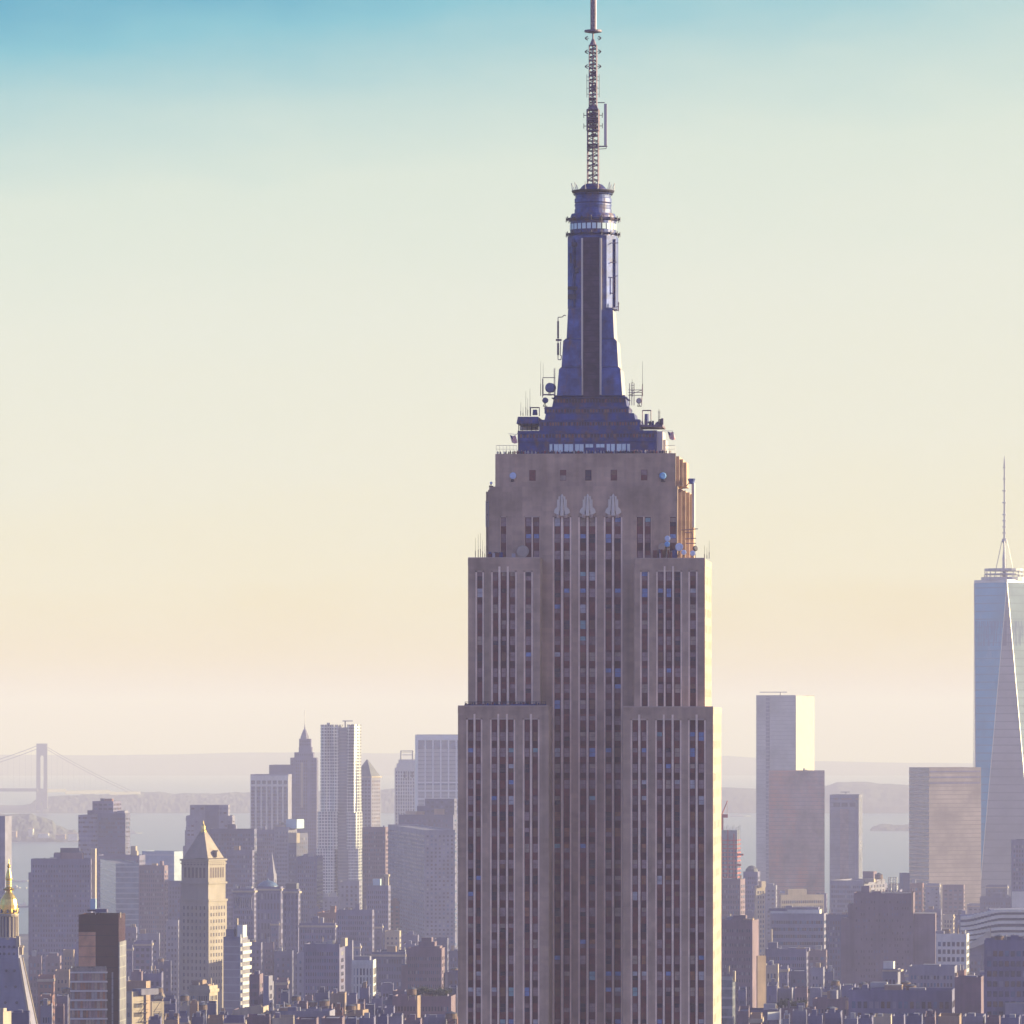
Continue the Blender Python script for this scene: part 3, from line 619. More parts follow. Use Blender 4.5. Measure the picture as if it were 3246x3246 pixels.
# equipment huts on the shoulder roofs
for lab, px0, px1, yt, v in (('dark equipment cabinets crowded on the west shoulder roof', 2066, 2140, 1738, 9.6), ('dark equipment cabinets on the east shoulder roof by the corner', 1545, 1625, 1745, 9.9)):
    p = tp(px0, 1769, v); b = MB(); s = T.Y / F
    for k in range(11):
        x = random.uniform(0, (px1 - px0) * s); w = random.uniform(.4, 1.0); h = random.uniform(.4, 1.0) * (1769 - yt) * s
        b.box(x, x + w, random.uniform(0, .6), random.uniform(.8, 1.2), 0, h, random.choice([DARKM, ALUD, RUST, PALE, SPAN]))
    o = b.build('equipment_cabinet', None, lab, 'equipment'); o.location = p
# flags
RED = mat('flag_cloth', (0.65, 0.10, 0.09), 0.9, var=0.05); WHITEC = mat('flag_white', (0.8, 0.74, 0.7), 0.9, var=0.05); NAVY = mat('flag_navy', (0.06, 0.06, 0.16), 0.9, var=0.05)
for lab, pa, pb, x0, x1, v in (('small striped flag hanging from a pole off the east end of the crown', (1640, 1377), (1612, 1375), 1616, 1634, 14.0), ('small striped flag hanging from a pole off the west end of the crown', (2098, 1366), (2133, 1366), 2116, 2134, 14.6)):
    e = empty('flag', lab, 'flag', tuple(tp(pa[0], pa[1], v)), 0, 'flags on the crown'); o0 = tp(pa[0], pa[1], v)
    b = MB(); b.tube((0, 0, 0), tp(pb[0], pb[1], v) - o0, .06, PALE, 5); b.build('pole', e)
    b = MB(); A = tp(x0, pa[1] + 1, v) - o0; B = tp(x1, pa[1] + 1, v) - o0; n = 12; h = 1.75
    for k in range(n):
        for j in range(7):
            def q(a_, b_):
                f = a_ / n; g_ = b_ / 7; x = A.lerp(B, f); return (x.x + g_ * .5, x.y + .12 * math.sin(f * 11 + g_ * 3), x.z - g_ * h - .25 * math.sin(f * 3))
            mm = NAVY if (k < 5 and j < 3) else (RED if k % 2 == 0 else WHITEC)
            b.poly([q(k, j), q(k + 1, j), q(k + 1, j + 1), q(k, j + 1)], mm)
    c = b.build('cloth', e); so_ = c.modifiers.new('s', 'SOLIDIFY'); so_.thickness = .03
# visitors behind the parapet
def person_mesh(shirt, trousers, skin, hair, pose):
    J = [((0, 0, .95), .16), ((0, 0, 1.2), .15), ((0, 0, 1.42), .16), ((0, 0, 1.53), .06), ((0, -.01, 1.64), .095), ((0, -.01, 1.74), .085),
         ((.2, 0, 1.42), .06), ((.27, -.05 * pose, 1.15), .045), ((.2, -.3 * pose, 1.12), .04), ((-.2, 0, 1.42), .06), ((-.27, -.05, 1.15), .045), ((-.2, -.25 * pose, 1.1), .04),
         ((.1, 0, .85), .1), ((.11, -.01, .48), .07), ((.11, 0, .06), .05), ((.11, -.14, .03), .04), ((-.1, 0, .85), .1), ((-.11, -.01, .48), .07), ((-.11, 0, .06), .05), ((-.11, -.14, .03), .04)]
    E = [(0, 1), (1, 2), (2, 3), (3, 4), (4, 5), (2, 6), (6, 7), (7, 8), (2, 9), (9, 10), (10, 11), (0, 12), (12, 13), (13, 14), (14, 15), (0, 16), (16, 17), (17, 18), (18, 19)]
    me = bpy.data.meshes.new('person'); me.from_pydata([j[0] for j in J], E, []); o = bpy.data.objects.new('person_tmp', me); COL.objects.link(o)
    md = o.modifiers.new('skin', 'SKIN'); sv = me.skin_vertices[0].data
    for k, (_, r_) in enumerate(J): sv[k].radius = (r_, r_ * .8)
    sv[0].use_root = True
    o.modifiers.new('sub', 'SUBSURF').levels = 1
    dg = bpy.context.evaluated_depsgraph_get(); me2 = bpy.data.meshes.new_from_object(o.evaluated_get(dg)); bpy.data.objects.remove(o)
    me2.materials.clear()
    for m in (shirt, trousers, skin, hair): me2.materials.append(m)
    for p in me2.polygons:
        c = p.center; p.material_index = 3 if (c.z > 1.72 or (c.z > 1.6 and c.y > .02)) else 2 if (c.z > 1.5 or (abs(c.x) > .15 and c.z < 1.16 and c.z > 1.0 and c.y < -.12)) else 0 if c.z > .93 else 1
    return me2
SK = mat('skin', (0.38, 0.22, 0.17), 0.7, var=0.05); HR = mat('hair', (0.04, 0.03, 0.03), 0.7, var=0.05); TR = mat('trousers', (0.05, 0.05, 0.09), 0.9, var=0.05)
PM = [(person_mesh(mat('shirt_' + n, c, .9, var=.05), TR, SK, HR, p), n) for n, c, p in (('navy', (.04, .04, .10), 1), ('red', (.25, .05, .05), .3), ('pale', (.45, .42, .42), 1), ('black', (.03, .03, .04), .6), ('brown', (.16, .09, .07), .2))]
words_ = {'navy': 'navy', 'red': 'red', 'pale': 'pale', 'black': 'black', 'brown': 'brown'}
px = 1578.0; k = 0; DECKZ = T.base + T.z(1449, 0, v2)
while px < 2136:
    me, n = PM[random.randrange(5)]
    o = bpy.data.objects.new('person', me); COL.objects.link(o)
    v = v2 + random.uniform(.9, 1.5); p = tp(px, 1436, v); o.location = (p.x, p.y, DECKZ); o.rotation_euler = (0, 0, random.uniform(-1.2, 1.2)); sc = random.uniform(.92, 1.06); o.scale = (sc, sc, sc)
    tag(o, 'standing visitor in %s top looking over the parapet of the observation deck' % words_[n], 'person', 'visitors in %s tops along the deck parapet' % words_[n])
    px += random.choice([5, 6, 8, 9, 12]) if 1850 > px or px > 1915 else 9; k += 1
b = MB()   # safety rail over the parapet corners
for a, c in ((1573, 1638), (2110, 2140)):
    for x in [a + (c - a) * t / 6 for t in range(7)]: b.tube(tp(x, 1436, v2 + .3), tp(x, 1412, v2 + .3), .03, PALE, 4)
    b.tube(tp(a, 1412, v2 + .3), tp(c, 1412, v2 + .3), .05, PALE, 4)
    b.tube(tp(a, 1424, v2 + .3), tp(c, 1424, v2 + .3), .03, PALE, 4)
b.build('safety_rail', None, 'thin pale safety rail at the corners of the observation deck', 'rail')
# ================================================================== water, land, hills, haze
WATER = bpy.data.materials.new('water'); WATER.use_nodes = True; t = WATER.node_tree; b = t.nodes['Principled BSDF']
b.inputs['Base Color'].default_value = (0.035, 0.06, 0.075, 1); b.inputs['Roughness'].default_value = 0.28
c = N(t, 'ShaderNodeTexCoord').outputs['Object']; n = N(t, 'ShaderNodeTexNoise'); n.inputs['Scale'].default_value = 0.02; n.inputs['Detail'].default_value = 8
mp = N(t, 'ShaderNodeMapping'); mp.inputs['Scale'].default_value = (0.35, 1.0, 1.0); t.links.new(c, mp.inputs[0]); t.links.new(mp.outputs[0], n.inputs['Vector'])
bp = N(t, 'ShaderNodeBump'); bp.inputs['Strength'].default_value = 0.35; bp.inputs['Distance'].default_value = 1.0; t.links.new(n.outputs[0], bp.inputs['Height']); t.links.new(bp.outputs[0], b.inputs['Normal'])
GROUND = mat('street_ground', (0.07, 0.065, 0.07), 0.9, var=0.3, scale=0.02)
WOOD = mat('wooded_land', (0.060, 0.062, 0.050), 0.95, var=0.35, scale=0.01)
def sheet(name, x0, x1, ys, z, m, nx=8):
    mb = MB(); n = nx + 1
    for y in ys:
        for i in range(n): x = x0 + (x1 - x0) * i / nx; mb.v.append((x, y, z + drop(math.hypot(x, y))))
    k = mb.mi(m)
    for j in range(len(ys) - 1):
        for i in range(nx): a = j * n + i; mb.f.append((a, a + 1, a + n + 1, a + n)); mb.m.append(k)
    return mb.build(name, kind='structure')
sheet('water', -30000, 30000, [-3000, 0, 2000, 4000] + list(range(6000, 66001, 2000)), 0.0, WATER, 30)
sheet('ground', -1800, 1500, [-2500, -500, 1000, 2500, 4000, 5500, 6400, 6900], 2.5, GROUND, 6)
def ridge(name, prof, Y, back, base, m, amp=0.0, wl=200.0, step=None, zb=-1.0, slope=0.35, kind='structure'):
    """land whose skyline runs through the (px, py) points at distance Y; its shore lies toward the eye, its back slopes away"""
    xs = []; p0, p1 = prof[0][0], prof[-1][0]; step = step or 2; n = int((p1 - p0) / step) + 1
    pts = []
    for i in range(n):
        px = p0 + (p1 - p0) * i / (n - 1)
        for (a, ya), (c_, yc) in zip(prof, prof[1:]):
            if a <= px <= c_: f = (px - a) / (c_ - a); f = f * f * (3 - 2 * f); py = ya + (yc - ya) * f; break
        pts.append((px, py))
    mb = MB(); k = mb.mi(m); rows = []
    for px, py in pts:
        x = (px - CX) * Y / F; z = CAMZ - (py - HY) * Y / F
        if amp: z += amp * (noise.noise(Vector((x / wl, 3.1, 0))) + .6 * noise.noise(Vector((x / wl * 2.7, 9.2, 0))) + .4 * noise.noise(Vector((x / wl * 6.3, 1.7, 0))))
        g = drop(Y - back) + zb; h = z - drop(Y); rr = []
        n_ = 12
        for k in range(n_ + 1):
            f = k / n_; yy = Y - back * (1 - f); fh = math.sin(f * math.pi / 2) ** .8; hz = h * fh
            if 0 < k < n_: hz += min(h * .25, amp * 1.2) * (noise.noise(Vector((x / wl * 5, yy / wl * 5, 4))) + .5 * noise.noise(Vector((x / wl * 13, yy / wl * 13, 8))))
            rr.append((x * yy / Y, yy, drop(yy) + (hz if k else zb)))
        rr.append((x * (Y + back) / Y, Y + back, drop(Y + back) + h * .6)); rr.append((x * (Y + back * 2) / Y, Y + back * 2, drop(Y + back * 2) + zb))
        rows.append(rr)
    for rr in rows: mb.v += rr
    w = len(rows[0])
    for i in range(len(rows) - 1):
        for j in range(w - 1): a = i * w + j; mb.f.append((a, a + w, a + w + 1, a + 1)); mb.m.append(k)
    o = mb.build(name, kind=kind); return o
ridge('far_hills', [(-600, 2402), (0, 2393), (300, 2394), (560, 2390), (760, 2386), (1010, 2386), (1260, 2388), (1500, 2392), (1900, 2396), (2290, 2395), (2400, 2400), (2600, 2413), (2900, 2418), (3300, 2422), (3900, 2428)], 37000, 2500, 0, WOOD, 4, 900, 3)
ridge('wooded_shore', [(-500, 2578), (60, 2562), (92, 2552), (115, 2535), (150, 2525), (210, 2520), (300, 2519), (400, 2513), (520, 2512), (560, 2514), (640, 2515), (720, 2512), (900, 2513), (1090, 2505), (1200, 2506), (1238, 2500), (1260, 2498), (1500, 2502), (1900, 2530)], 17600, 700, 0, WOOD, 4, 120, 1.0)
ridge('wooded_shore', [(1900, 2540), (2000, 2505), (2280, 2496), (2400, 2500), (2500, 2505), (2615, 2492), (2660, 2480), (2740, 2478), (2800, 2484), (2900, 2488), (3300, 2495), (3700, 2520)], 17600, 700, 0, WOOD, 2.5, 220, 1.0)
ridge('near_shore', [(-400, 2600), (-60, 2574), (40, 2580), (90, 2580), (130, 2590), (165, 2598), (180, 2615), (230, 2630), (262, 2652), (275, 2664)], 12900, 330, 0, WOOD, 3.5, 90, 1.2)
ridge('harbour_spit', [(-60, 2800), (-30, 2782), (20, 2780), (38, 2776), (56, 2776), (75, 2779), (92, 2776), (150, 2780), (170, 2800)], 9900, 160, 0, WOOD, 2, 60, 1)
ridge('harbour_island', [(2752, 2640), (2768, 2620), (2790, 2613), (2840, 2612), (2900, 2612), (3040, 2614), (3075, 2640)], 14000, 120, 0, WOOD, 4, 90, 1.2)
# the air: one closed box of thin even haze
HZ = bpy.data.materials.new('haze'); HZ.use_nodes = True; t = HZ.node_tree; t.nodes.clear()
o_ = N(t, 'ShaderNodeOutputMaterial'); pv = N(t, 'ShaderNodeVolumePrincipled'); t.links.new(pv.outputs[0], o_.inputs['Volume'])
pv.inputs['Color'].default_value = (0.63, 0.605, 0.90, 1); pv.inputs['Absorption Color'].default_value = (0.70, 0.66, 0.0, 1); pv.inputs['Density'].default_value = 7.7e-5; pv.inputs['Anisotropy'].default_value = 0.0
MB().box(-14000, 14000, -2600, 64000, -330, 470, HZ).build('haze', kind='stuff')
# ================================================================== the city
WALLS = {
 'brown': mat('brown_brick', (0.175, 0.118, 0.152), .9, var=.2, scale=.06, streak=.2, blocks=(6, 3.4, .08)),
 'dark': mat('dark_facade', (0.078, 0.075, 0.15), .7, var=.25, scale=.05, streak=.15, blocks=(7, 3.6, .12)),
 'grey': mat('grey_stone', (0.21, 0.195, 0.265), .9, var=.2, scale=.06, streak=.2, blocks=(6, 3.4, .07)),
 'mauve': mat('mauve_brick', (0.142, 0.128, 0.218), .9, var=.22, scale=.06, streak=.2, blocks=(6, 3.4, .08)),
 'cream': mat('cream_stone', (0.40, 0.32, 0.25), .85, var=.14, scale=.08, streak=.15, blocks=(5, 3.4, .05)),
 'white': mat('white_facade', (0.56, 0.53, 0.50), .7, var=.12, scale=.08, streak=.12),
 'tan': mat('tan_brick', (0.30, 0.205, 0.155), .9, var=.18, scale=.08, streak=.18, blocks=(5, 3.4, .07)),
 'red': mat('red_brick', (0.21, 0.105, 0.10), .9, var=.2, scale=.08, streak=.15, blocks=(5, 3.4, .08)),
 'slate': mat('slate_roof', (0.09, 0.09, 0.11), .7, var=.3, scale=.1),
}
ROOF = mat('roof_felt', (0.14, 0.13, 0.175), .9, var=.35, scale=.08)
WDK = glass('window_dark', (0.055, 0.05, 0.078), .2, var=.4, scale=.2); WBL = glass('window_blue', (0.07, 0.11, 0.20), .12, var=.3, scale=.2); WLT = glass('window_pale', (0.28, 0.26, 0.27), .25, var=.3, scale=.2)
WBR = glass('window_brown', (0.085, 0.05, 0.05), .25, var=.4, scale=.2)
MIX = ([WDK, WBL, WLT, WBR], [10, 3, 1.5, 3])
BALC = mat('balcony_slab', (0.55, 0.50, 0.48), .7, var=.1)
COPPER = mat('green_copper', (0.13, 0.21, 0.19), .7, var=.2, scale=.3)
REDM = mat('red_steel', (0.38, 0.07, 0.055), .6, var=.2, scale=.3); GALV = mat('galvanised_steel', (0.30, 0.29, 0.31), .5, .3, var=.15)
WOODT = mat('tank_wood', (0.14, 0.09, 0.075), .9, var=.3, scale=.8)
SKIPW = set()
def simple(name, label, xl, xc, xr, yt, Y, wall='mauve', nw=None, pz=3.7, wf=.5, hf=.55, nr=None, cat='building', phi=GRID, depth=None, extras=(), pent=None, huts=0, mats=MIX, cornice=0.0, group=None, ylow=3260, top=None, piers=0, bands=0, nl=0, part_windows=False):
    """a plain block: walls, cornice, window storeys on the faces one sees, setbacks, roof huts.  extras: (part, xl, xr, ytop, ybot, v, depth, wall)"""
    B = Bld(name, label, cat, xl, xc, xr, Y, phi, depth, group); m = WALLS[wall] if isinstance(wall, str) else wall
    H = B.z(yt); mb = MB(); mb.box(-B.W, 0, 0, B.D, 0, H, m, top=top or ROOF)
    t = .35; ph = min(1.2, H * .02)
    for q in ((-B.W, 0, 0, t), (-B.W, 0, B.D - t, B.D), (-B.W, -B.W + t, t, B.D - t), (-t, 0, t, B.D - t)): mb.box(q[0], q[1], q[2], q[3], H, H + ph, m)
    B.part('walls', mb); B.H = H
    z0 = max(2.0, CAMZ - (min(ylow, 3260) - HY) * Y / F - B.base)
    if cornice: c = MB(); c.box(-B.W - cornice, cornice, -cornice, B.D + cornice, H - 1.6, H - .3, WALLS['cream'] if wall != 'white' else m); B.part('cornice', c)
    if piers:
        c = MB(); pw = B.W / (piers * 2.6)
        for i in range(piers + 1): x = -B.W + B.W * i / piers; c.box(max(-B.W, x - pw / 2), min(0, x + pw / 2), -.6, -.005, z0 - 5, H - .4, m)
        B.part('piers', c)
    if bands:
        c = MB(); n = int((H - z0) / bands)
        for i in range(n): z = H - .5 - i * bands; c.box(-B.W - .3, .3, -.3, -.004, z - bands * .38, z, m); c.box(.004, .3, .0, B.D, z - bands * .38, z, m)
        B.part('floor_bands', c)
    nw = max(3, int(B.W / 4.2)) if nw is None else nw; nr = max(2, int(B.D / 4.5)) if nr is None else nr
    w = MB(); cnt = 0
    if nw: cnt += wgrid(w, 'F', -B.W + .8, -.8, 0, z0, H - 2.2, nw, pz, wf, hf, *mats)
    if nr: cnt += wgrid(w, 'R', .8, B.D - .8, 0, z0, H - 2.2, nr, pz, wf, hf, *mats)
    if nl: cnt += wgrid(w, 'L', .8, B.D - .8, -B.W, z0, H - 2.2, nl, pz, wf, hf, *mats)
    if w.f: B.part('windows', w, kind='stuff')
    for e in extras:
        pn, l, r, y1, y0, v = e[:6]; d = e[6] if len(e) > 6 and e[6] else max(4.0, B.D - v - 1.5); wm = e[7] if len(e) > 7 and e[7] else m
        wm = WALLS[wm] if isinstance(wm, str) else wm
        q = MB(); zb = H if y0 is None else B.z(y0, 0, v); x0, x1 = B.u(l, v), B.u(r, v); zt = B.z(y1, 0, v); q.box(x0, x1, v, v + d, zb, zt, wm, top=ROOF)
        o = B.part(pn, q)
        if zt - zb > 7 and pn in ('setback', 'upper_storeys', 'tower'):
            ww = MB(); wgrid(ww, 'F', x0 + .6, x1 - .6, v, zb, zt - 1.2, max(2, int((x1 - x0) / 4)), pz, wf, hf, *mats); wgrid(ww, 'R', v + .6, v + d - .6, x1, zb, zt - 1.2, max(2, int(d / 4.5)), pz, wf, hf, *mats)
            if ww.f: B.part('windows', ww, kind='stuff')
    rr = random.Random(int(xl * 7 + yt))
    for k in range(min(huts, 1) if (name == 'city_block' and Y < 2060) else huts):
        q = MB(); w_, d_, h_ = rr.uniform(1.5, min(7.5, B.W * .35)), rr.uniform(3, max(3.5, min(9, B.D * .4))), rr.uniform(1.4, 3.2 + min(2.3, max(0, (Y - 1900) / 500)))
        x = rr.uniform(-B.W + .8, -w_ - .8) if B.W > w_ + 1.6 else -B.W + .4; y = rr.uniform(1, max(1.1, B.D - d_ - 1)); mm = rr.choice([m, m, WALLS['grey'], WALLS['tan'], GALV, WALLS['mauve']])
        q.box(x, x + w_, y, y + d_, H - .05, H + h_, mm, top=ROOF)
        B.part('roof_hut', q)
    if huts and Y < 4200 and B.W > 8:
        q = MB(); zt = H
        for k in range(rr.randint(3, 7)):
            x, y = rr.uniform(-B.W + 1, -1), rr.uniform(.8, B.D - 1); h_ = rr.uniform(1.2, 4.5); mm = rr.choice([GALV, WALLS['tan'], WALLS['cream'], m, DARKM])
            if rr.random() < .55: q.tube((x, y, zt - .1), (x, y, zt + h_), rr.uniform(.15, .4), mm, 6)
            else: q.box(x, x + rr.uniform(.5, 1.2), y, y + rr.uniform(.5, 1.6), zt - .1, zt + h_ * .6, mm)
        B.part('roof_vents', q, kind='stuff')
        if B.W > 14:
            q = MB(); x = rr.uniform(-B.W + 2, -8); y = rr.uniform(1, B.D * .6); q.box(x, x + rr.uniform(3, 6), y, y + .7, H + .5, H + 1.2, GALV); q.box(x + .3, x + .6, y + .1, y + .5, H - .1, H + .51, DARKM); B.part('air_duct', q)
    return B
def tank(label, px, py, Y, foot, group='water tanks on the roofs', r=2.0):
    """wooden roof water tank on legs; py: top of the cone, foot: roof it stands on"""
    p = at(px, foot, Y); h = (foot - py) * Y / F; e = empty('water_tank', label, 'water tank', tuple(p), 0, group)
    b = MB().cyl(0, 0, h * .38, h * .82, r, r * .95, WOODT, 14); b.build('tank', e); b = MB().cyl(0, 0, h * .82, h, r * 1.08, .1, WALLS['slate'], 14); b.build('roof', e)
    b = MB()
    for x in (-1, 1):
        for y in (-1, 1): b.tube((x * r * .7, y * r * .7, -.3), (x * r * .7, y * r * .7, h * .4), .14, DARKM, 4)
        b.tube((x * r * .7, -r * .7, h * .05), (x * r * .7, r * .7, h * .36), .08, DARKM, 4); b.tube((-r * .7, x * r * .7, h * .05), (r * .7, x * r * .7, h * .36), .08, DARKM, 4)
    b.build('legs', e)
# ---------------------------------------------------------------- far downtown, east to west
B = simple('pillared_tower', 'office tower with white vertical piers and a row of square openings under its flat roof', 794, 914, 914, 2458, 6400, 'grey', nw=0, nr=0, phi=3.2, depth=40)
q = MB(); PW = WALLS['white']
for i in range(8): x = -B.W + B.W * i / 7; q.box(x - .9 if i else x, x + .9 if i < 7 else x, -1.4, -.01, 0, B.z(2493), PW)
B.part('piers', q); q = MB()
q.box(-B.W, 0, -1.5, -.01, B.z(2474), B.H, PW); q.box(-B.W, 0, -1.5, -.01, B.z(2493), B.z(2486), PW)
for i in range(8): x = -B.W + B.W * i / 7; q.box(x - .9 if i else x, x + .9 if i < 7 else x, -1.5, -.01, B.z(2486), B.z(2474), PW)
B.part('crown_frame', q); q = MB()
wgrid(q, 'F', -B.W + .5, -.5, 0, B.z(2800), B.z(2493), 21, 3.8, .8, .62, [WBR, WDK, WALLS['mauve']]); wgrid(q, 'F', -B.W + .5, -.5, 0, B.z(2486), B.z(2474), 7, 4.2, .8, .95, [WDK]); B.part('windows', q, kind='stuff')
simple('dark_tower', 'dark blue-grey flat block showing above the white-piered tower beside the spire', 853, 922, 922, 2428, 6900, 'dark', nw=0, phi=2, extras=(('penthouse', 866, 922, 2424, 2428, 2, 20, 'slate'),))
# spire tower
B = Bld('spire_tower', 'slender stepped stone tower ending in a tapering crown and needle', 'skyscraper', 920, 1004, 1009, 6700, 9.0, 40); S = WALLS['mauve']
def slab(B, mb, l, r, yt, yb, v, m): mb.box(B.u(l, v), B.u(r, v), v, B.D - v, B.z(yb, 0, v), B.z(yt, 0, v), m)
q = MB(); q.box(-B.W, 0, 0, B.D, 0, B.z(2402), S); slab(B, q, 933, 993, 2385, 2402, 5, S); slab(B, q, 947, 988, 2368, 2385, 7, S); slab(B, q, 948, 985, 2342, 2368, 8, S); B.part('shaft', q)
q = MB(); cx, cy = B.u(966, 20), 20; s = 6700 / F; fy = lambda y: B.z(y, 0, 20)
q.lathe(cx, cy, [(13 * s * 1.2, fy(2346)), (12.5 * s * 1.1, fy(2335)), (10 * s, fy(2325)), (6 * s, fy(2315)), (2.5 * s, fy(2311)), (1.4 * s, fy(2302)), (.3 * s, fy(2290))], WALLS['grey'], 8, math.pi / 8); q.tube((cx, cy, fy(2296)), (cx, cy, fy(2250)), .3, GALV, 4); B.part('spire', q)
q = MB(); wgrid(q, 'F', -B.W + 1, -1, 0, B.z(2700), B.z(2408), 12, 4, .5, .55, [WDK, WBR]); wgrid(q, 'R', 1, B.D - 1, 0, B.z(2700), B.z(2408), 9, 4, .5, .55, [WDK, WBR])
for l, r, yt, yb, v, n in ((935, 990, 2387, 2402, 5, 8), (950, 984, 2344, 2384, 7.7, 5)): wgrid(q, 'F', B.u(l, v), B.u(r, v), v, B.z(yb, 0, v), B.z(yt, 0, v), n, 4, .5, .55, [WDK])
B.part('windows', q, kind='stuff')
q = MB(); q.box(B.u(953), B.u(961), -1.4, 0, B.z(2560), B.z(2417), WALLS['cream']); q.box(B.u(930), B.u(937), -1.0, 0, B.z(2600), B.z(2404), S); q.box(B.u(975), B.u(985), -1.0, 0, B.z(2600), B.z(2404), S); B.part('buttresses_and_sunlit_strip', q)  # the cream one is a sunlit strip put into the colour
# rippled silver tower
B = Bld('rippled_tower', 'silver apartment tower with rippling steel facade and twin shoulders', 'skyscraper', 1002, 1131, 1150, 6000, 12, 36)
SIL = mat('rippled_steel', (0.56, 0.54, 0.52), .32, .45, var=.12, scale=.1); SW = glass('silver_window', (0.10, 0.10, 0.13), .15, var=.4, scale=.2)
def ripple(B, l, r, v0, v1, yt, yb, seed, amp):
    mb = MB(); nu, nz = 21, int((B.z(yt) - B.z(yb)) / 3.2); x0, x1 = B.u(l, v0), B.u(r, v0); per = []
    for i in range(nu + 1): per.append((x0 + (x1 - x0) * i / nu, v0, 0, -1))
    for i in range(1, 13): per.append((x1, v0 + (v1 - v0) * i / 12, 1, 0))
    per.append((x0, v1, 0, 0)); n = len(per); z0, z1 = B.z(yb), B.z(yt); rows = nz * 3
    for j in range(rows + 1):
        z = z0 + (z1 - z0) * j / rows
        for i, (x, y, nx, ny) in enumerate(per):
            d = amp * (noise.noise(Vector((i * .16, z * .012, seed))) * 1.6 + math.sin(i * .55 + 1.5 * math.sin(z * .02 + seed)) * .8)
            mb.v.append((x + nx * d, y + ny * d, z))
    ks, kw = mb.mi(SIL), mb.mi(SW)
    for j in range(rows):
        for i in range(n):
            a = j * n + i; c = j * n + (i + 1) % n; mb.f.append((a, c, c + n, a + n)); mb.m.append(kw if (j % 3 and i % 3 != 1 and i < n - 2) else ks)
    mb.f.append(tuple(rows * n + i for i in range(n))); mb.m.append(ks); return mb
B.part('east_lobe', ripple(B, 1016, 1072, 0, 30, 2297, 2575, 1, 1.6)); B.part('west_lobe', ripple(B, 1100, 1131, 1.5, 30, 2296, 2575, 5, 1.5))
B.part('recess', MB().box(B.u(1070, 3), B.u(1104, 3), 4, 30, 0, B.z(2306), glass('recess_glass', (0.09, 0.11, 0.16), .2, var=.4, scale=.05, floors=(3.4, .3, (.2, .2, .22)))))
B.part('shoulder', ripple(B, 1006, 1070, -2, 32, 2573, 2692, 2, 1.3)); B.part('shoulder', ripple(B, 1098, 1133, 0, 32, 2575, 2692, 7, 1.1))
B.part('base_lobe', ripple(B, 1002, 1060, -4, 34, 2690, 2960, 3, .6)); B.part('base_lobe', ripple(B, 1104, 1136, -2, 34, 2690, 2960, 9, .5))
q = MB(); px = B.u(1094, 6); q.box(px - .6, px + .6, 6, 7, B.z(2306), B.z(2286), DARKM); q.box(B.u(1086, 6), B.u(1118, 6), 5.6, 7, B.z(2287), B.z(2284), GALV); q.box(B.u(1036, 6), B.u(1046, 6), 6, 12, B.z(2297), B.z(2291), GALV); B.part('roof_gantry', q)
# pyramid-roofed striped tower
B = simple('gabled_tower', 'striped granite tower under a steep pyramid roof beside the silver tower', 1122, 1177, 1206, 2465, 6500, 'grey', nw=5, pz=4.2, wf=.62, hf=.5, nr=4, phi=28, depth=42, mats=([WDK, WBR], [2, 1]))
q = MB(); a = 1.5; q.prism([(-B.W - a, -a), (a, -a), (a, B.D + a), (-B.W - a, B.D + a)], B.H, B.H + 1.5, WALLS['cream']); B.part('cornice', q)
q = MB(); cx, cy = -B.W / 2, B.D / 2; q.prism([(-B.W, 0), (0, 0), (0, B.D), (-B.W, B.D)], B.H + 1.5, B.z(2408), WALLS['slate'], [(cx - .6, cy - .6), (cx + .6, cy - .6), (cx + .6, cy + .6), (cx - .6, cy + .6)]); B.part('roof', q)
# cream stepped tower, white gridded slab
B = simple('cream_tower', 'cream stone tower with arched top windows and a scaffold on its roof', 1251, 1324, 1324, 2437, 6600, 'white', nw=9, pz=4, wf=.42, hf=.62, phi=3.5, depth=40, extras=(('setback', 1257, 1324, 2420, 2437, 2), ('setback', 1263, 1324, 2408, 2420, 4)), mats=([WBR, WALLS['mauve']], [2, 1]))
q = MB(); s = 6600 / F
for px in (1283, 1295, 1307, 1319): q.cyl(B.u(px, 0), -.05, B.z(2466), B.z(2446), 2.1 * s, 2.1 * s, WDK, 10)
B.part('arched_window', q)
q = MB()
for px in (1270, 1307): 
    for dx_ in (0, 3): q.tube((B.u(px + dx_, 6), 6, B.z(2408)), (B.u(px + dx_, 6), 6, B.z(2380)), .45, GALV, 4)
for y in (2380, 2384, 2393): q.tube((B.u(1270, 6), 6, B.z(y)), (B.u(1310, 6), 6, B.z(y)), .35, GALV, 4)
B.part('roof_scaffold', q)
B = simple('gridded_slab', 'broad pale office slab gridded with white ribs and a dark band under its roof', 1321, 1480, 1480, 2332, 6200, glass('slab_glass', (0.33, 0.33, 0.34), .3, var=.15, scale=.05, floors=(4.4, .22, (.16, .17, .2))), nw=0, phi=-3.5, depth=38)
q = MB(); RB_ = mat('slab_rib', (0.62, 0.62, 0.64), .6, var=.06)
for i in range(7): x = B.u(1321 + 24.6 * i); q.box(x, x + 1.5, -1.3, -.01, 0, B.H - .01, RB_)
q.box(-B.W, 0, -1.35, -.01, B.H - 5, B.H + .5, RB_); k = B.H - 52
while k > 40: q.box(-B.W, 0, -.7, -.012, k, k + 1.4, RB_); k -= 8.8
B.part('ribs', q); q = MB(); q.box(-B.W + .1, -.1, -.3, -.015, B.z(2374), B.z(2341), WBL); q.box(-B.W + .1, -.1, -.32, -.015, B.z(2488), B.z(2481), WBL); B.part('dark_band', q)
q = MB(); q.box(-B.W - .1, -B.W, 0, B.D, 0, B.H, RB_); B.part('end_wall', q)
